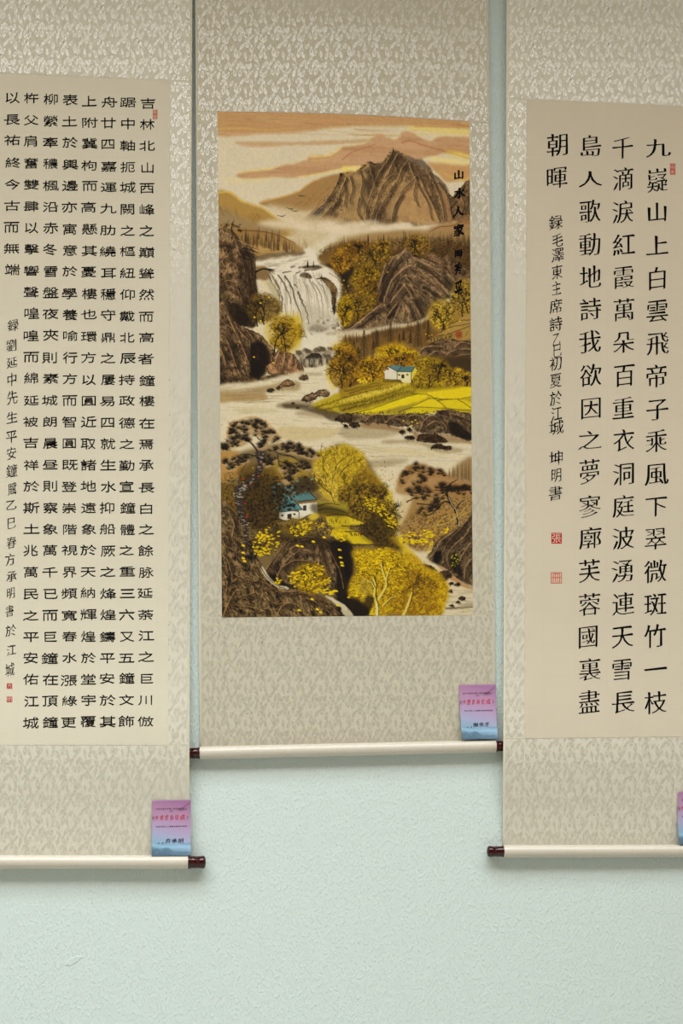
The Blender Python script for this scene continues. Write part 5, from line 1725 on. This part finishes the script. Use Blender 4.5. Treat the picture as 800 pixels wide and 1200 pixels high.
RGB = inv_srgb(PIG)
TOP_ILL, BOT_ILL = np.array(ILL_T), np.array(ILL_B)
vv = np.linspace(0, 1, GY)[:, None, None]
RGB = np.clip(RGB / (TOP_ILL * (1 - vv) + BOT_ILL * vv), .004, .92)
ptx = quad_grid(IN_M, GX - 1, GY - 1)
big_grid('painting', S_M.pos(ptx, .0007), GX - 1, GY - 1, M_PIG, scroll_m, RGB.reshape(-1, 3))
INS = [("山", 537, 206, 11, 11), ("水", 538, 227.5, 14, 13), ("人", 536.3, 249, 14, 13), ("家", 537, 271, 13, 15), ("閆", 536.6, 298, 9, 10), ("秀", 536.2, 316, 9, 15), ("平", 536.6, 340, 9, 24)]
writing('inscription', S_M, INS, 'inscription', M_INK, scroll_m, .0014, True)

# ---------------------------------------------------------------- exhibit cards at the foot of each scroll
def card_art(nx, ny):
    u, v = np.meshgrid(np.linspace(0, 1, nx), np.linspace(0, 1, ny))
    stops = [(0, (160, 114, 158)), (.18, (172, 130, 166)), (.45, (168, 144, 180)), (.66, (152, 156, 188)), (.8, (126, 158, 184)), (1, (86, 114, 134))]
    C = np.zeros((ny, nx, 3))
    for k in range(3):
        C[..., k] = np.interp(v + .06 - .16 * u, [s[0] for s in stops], [s[1][k] for s in stops])
    r_ = np.random.RandomState(8)
    noise = r_.rand(ny, nx)

    def lay_(m, c, a):
        C[:] = C + (np.array(c, float) - C) * (np.clip(m, 0, 1) * a)[..., None]
    # far shore, pale river band, dark hills with a wall running over them
    lay_(np.clip(1 - np.abs(v - .765 - .03 * np.sin(u * 9)) / .03, 0, 1) * (u > .35), (92, 132, 160), .6)
    rv = .80 + .07 * u + .02 * np.sin(u * 5)
    lay_(np.clip(1 - np.abs(v - rv) / .045, 0, 1), (140, 182, 212), .8)
    hill = .86 + .09 * u + .012 * np.sin(u * 11 + 1) - .03 * np.exp(-((u - .4) / .1) ** 2) + .03 * (noise - .5)
    lay_((v > hill) * 1.0, (72, 100, 124), .7)
    lay_((v > hill + .04) * (noise > .6), (56, 80, 100), .5)
    lay_(np.clip(1 - np.abs(v - hill - .05 - .02 * np.sin(u * 18)) / .008, 0, 1), (150, 170, 184), .35)
    # eaves / branch, upper right, and a dot at the title's left
    lay_(np.exp(-((u - .76) / .10) ** 2 - ((v - .175) / .022) ** 2) * (.5 + .5 * noise), (104, 68, 92), .85)
    lay_(np.exp(-((v - (.14 - .10 * (u - .8) / .2)) / .010) ** 2) * (u > .78), (92, 60, 80), .7)
    lay_(np.exp(-((u - .5) / .05) ** 2 - ((v - .20) / .016) ** 2), (120, 84, 104), .7)
    lay_(np.exp(-((u - .03) / .035) ** 2 - ((v - .32) / .035) ** 2), (108, 64, 84), .7)
    return inv_srgb(C / 255) * 1.15


class CardSheet:
    def __init__(s, S, Q):
        s.S, s.q = S, np.array(Q, float)

    def pos(s, px, off=0.0):
        px = np.asarray(px, float).reshape(-1, 2)
        u, v = invbil(s.q, px)
        uu, vv_ = np.clip(u, 0, 1), np.clip(v, 0, 1)
        P = s.S.pos(bil(s.q, u, v))
        P[:, 1] -= .0035 + .0235 * vv_ ** 2.0 + .003 * (uu - .5) ** 2 + off
        return P


def make_card(label, S, Q, name_chars, w_name):
    K = CardSheet(S, Q)
    b0 = (K.pos([Q[3]])[0] + K.pos([Q[2]])[0]) / 2
    root = bpy.data.objects.new('exhibit_card', None)
    root.empty_display_size = .05
    COL.objects.link(root)
    root.location = b0
    tag(root, label, 'label card', 'exhibit cards on the scrolls')
    root['world_built'] = 1
    nx, ny = 68, 100
    o = big_grid('card', K.pos(quad_grid(Q, nx, ny)), nx, ny, M_CARD, root, np.clip(card_art(nx + 1, ny + 1), 0.003, .95).reshape(-1, 3))
    md = o.modifiers.new('thickness', 'SOLIDIFY')
    md.thickness, md.offset = .0006, -1
    Qa = np.array(Q, float)

    def at(u, v):
        return bil(Qa, np.array([u]), np.array([v]))[0]
    W, H = abs(Qa[1, 0] - Qa[0, 0]), abs(Qa[3, 1] - Qa[0, 1])

    def row(name, txt, u0, u1, v, hh, mat, style, fit=True, ww=.7):
        it = []
        for k, ch in enumerate(txt):
            x, y = at(u0 + (u1 - u0) * (k + .5) / len(txt), v)
            it.append((ch, x, y, (u1 - u0) * W / len(txt) * ww, hh))
        return writing(name, K, it, style, mat, root, .0006, fit)
    row('heading_line', '吉林市慶祝中華人民共和國成立', .09, .90, .155, 2.1, M_INK2, 'print')
    row('title', '大野吉烏切', .06, .70, .315, 6.4, M_RED, 'running')
    row('title', '成', .70, .88, .315, 6.6, M_RED, 'running')
    row('small_note', '書', .90, .94, .30, 1.6, M_INK2, 'print')
    row('small_note', '展', .90, .94, .335, 1.6, M_INK2, 'print')
    row('subtitle_line', '吉林市第十二屆書法美術作品展', .10, .90, .475, 1.7, M_INK, 'bold')
    row('caption', '作者', .13, .33, .775, 1.7, M_INK, 'bold', True, .45)
    row('handwritten_name', name_chars, .33, .33 + w_name, .735, 5.6, M_INK, 'running', True, .78)
    return root


make_card('purple and blue exhibit card at the lower right corner of the left scroll', S_L, [(178.1, 938.2), (223.4, 937.2), (223.8, 1001.6), (178.2, 1002.2)], '方承明', .50)
make_card('purple and blue exhibit card at the lower right corner of the landscape scroll', S_M, [(537.3, 802.9), (580, 802), (581, 866), (539.2, 866.8)], '閆秀平', .47)
make_card('purple exhibit card cut off by the right edge of the photo, on the poem scroll', S_R, [(793.8, 928), (837, 926.8), (836.4, 987.6), (791.6, 988.8)], '張坤明', .5)

# ---------------------------------------------------------------- ceiling panels and added windows behind the camera
M_DIFF = plain('lamp_diffuser', (250, 246, 236), .5, .3)
M_DIFF.node_tree.nodes['Principled BSDF'].inputs['Emission Color'].default_value = (1, .95, .86, 1)
M_DIFF.node_tree.nodes['Principled BSDF'].inputs['Emission Strength'].default_value = 2.0
M_FRAME = plain('white_frame', (232, 232, 228), .5, .4)
for x, y, _, sp_, _ in LAMPS:  # housings for every row, the added fill lamps included
    o = bpy.data.objects.new('ceiling_lamp', None)
    COL.objects.link(o)
    o.location = (x, y, CEIL - .05)
    tag(o, 'flat white rectangular ceiling lamp in the room behind the camera', 'lamp', 'ceiling lamps')
    hw = .48 if y < -2 else .38
    box('lamp_frame', (-.62, -hw - .04, 0), (.62, hw + .04, .05), M_FRAME, o, .004)
    box('lamp_diffuser', (-.58, -hw, -.008), (.58, hw, 0), M_DIFF, o, .002)
for n, x in ((1, -2.0), (2, 2.0)):
    o = structure(box('window_%d' % n, (x - .8, Y1, .95), (x + .8, Y1 + .06, 2.55), M_FRAME, None, .006))  # solid white board, added to go with the cool fill light
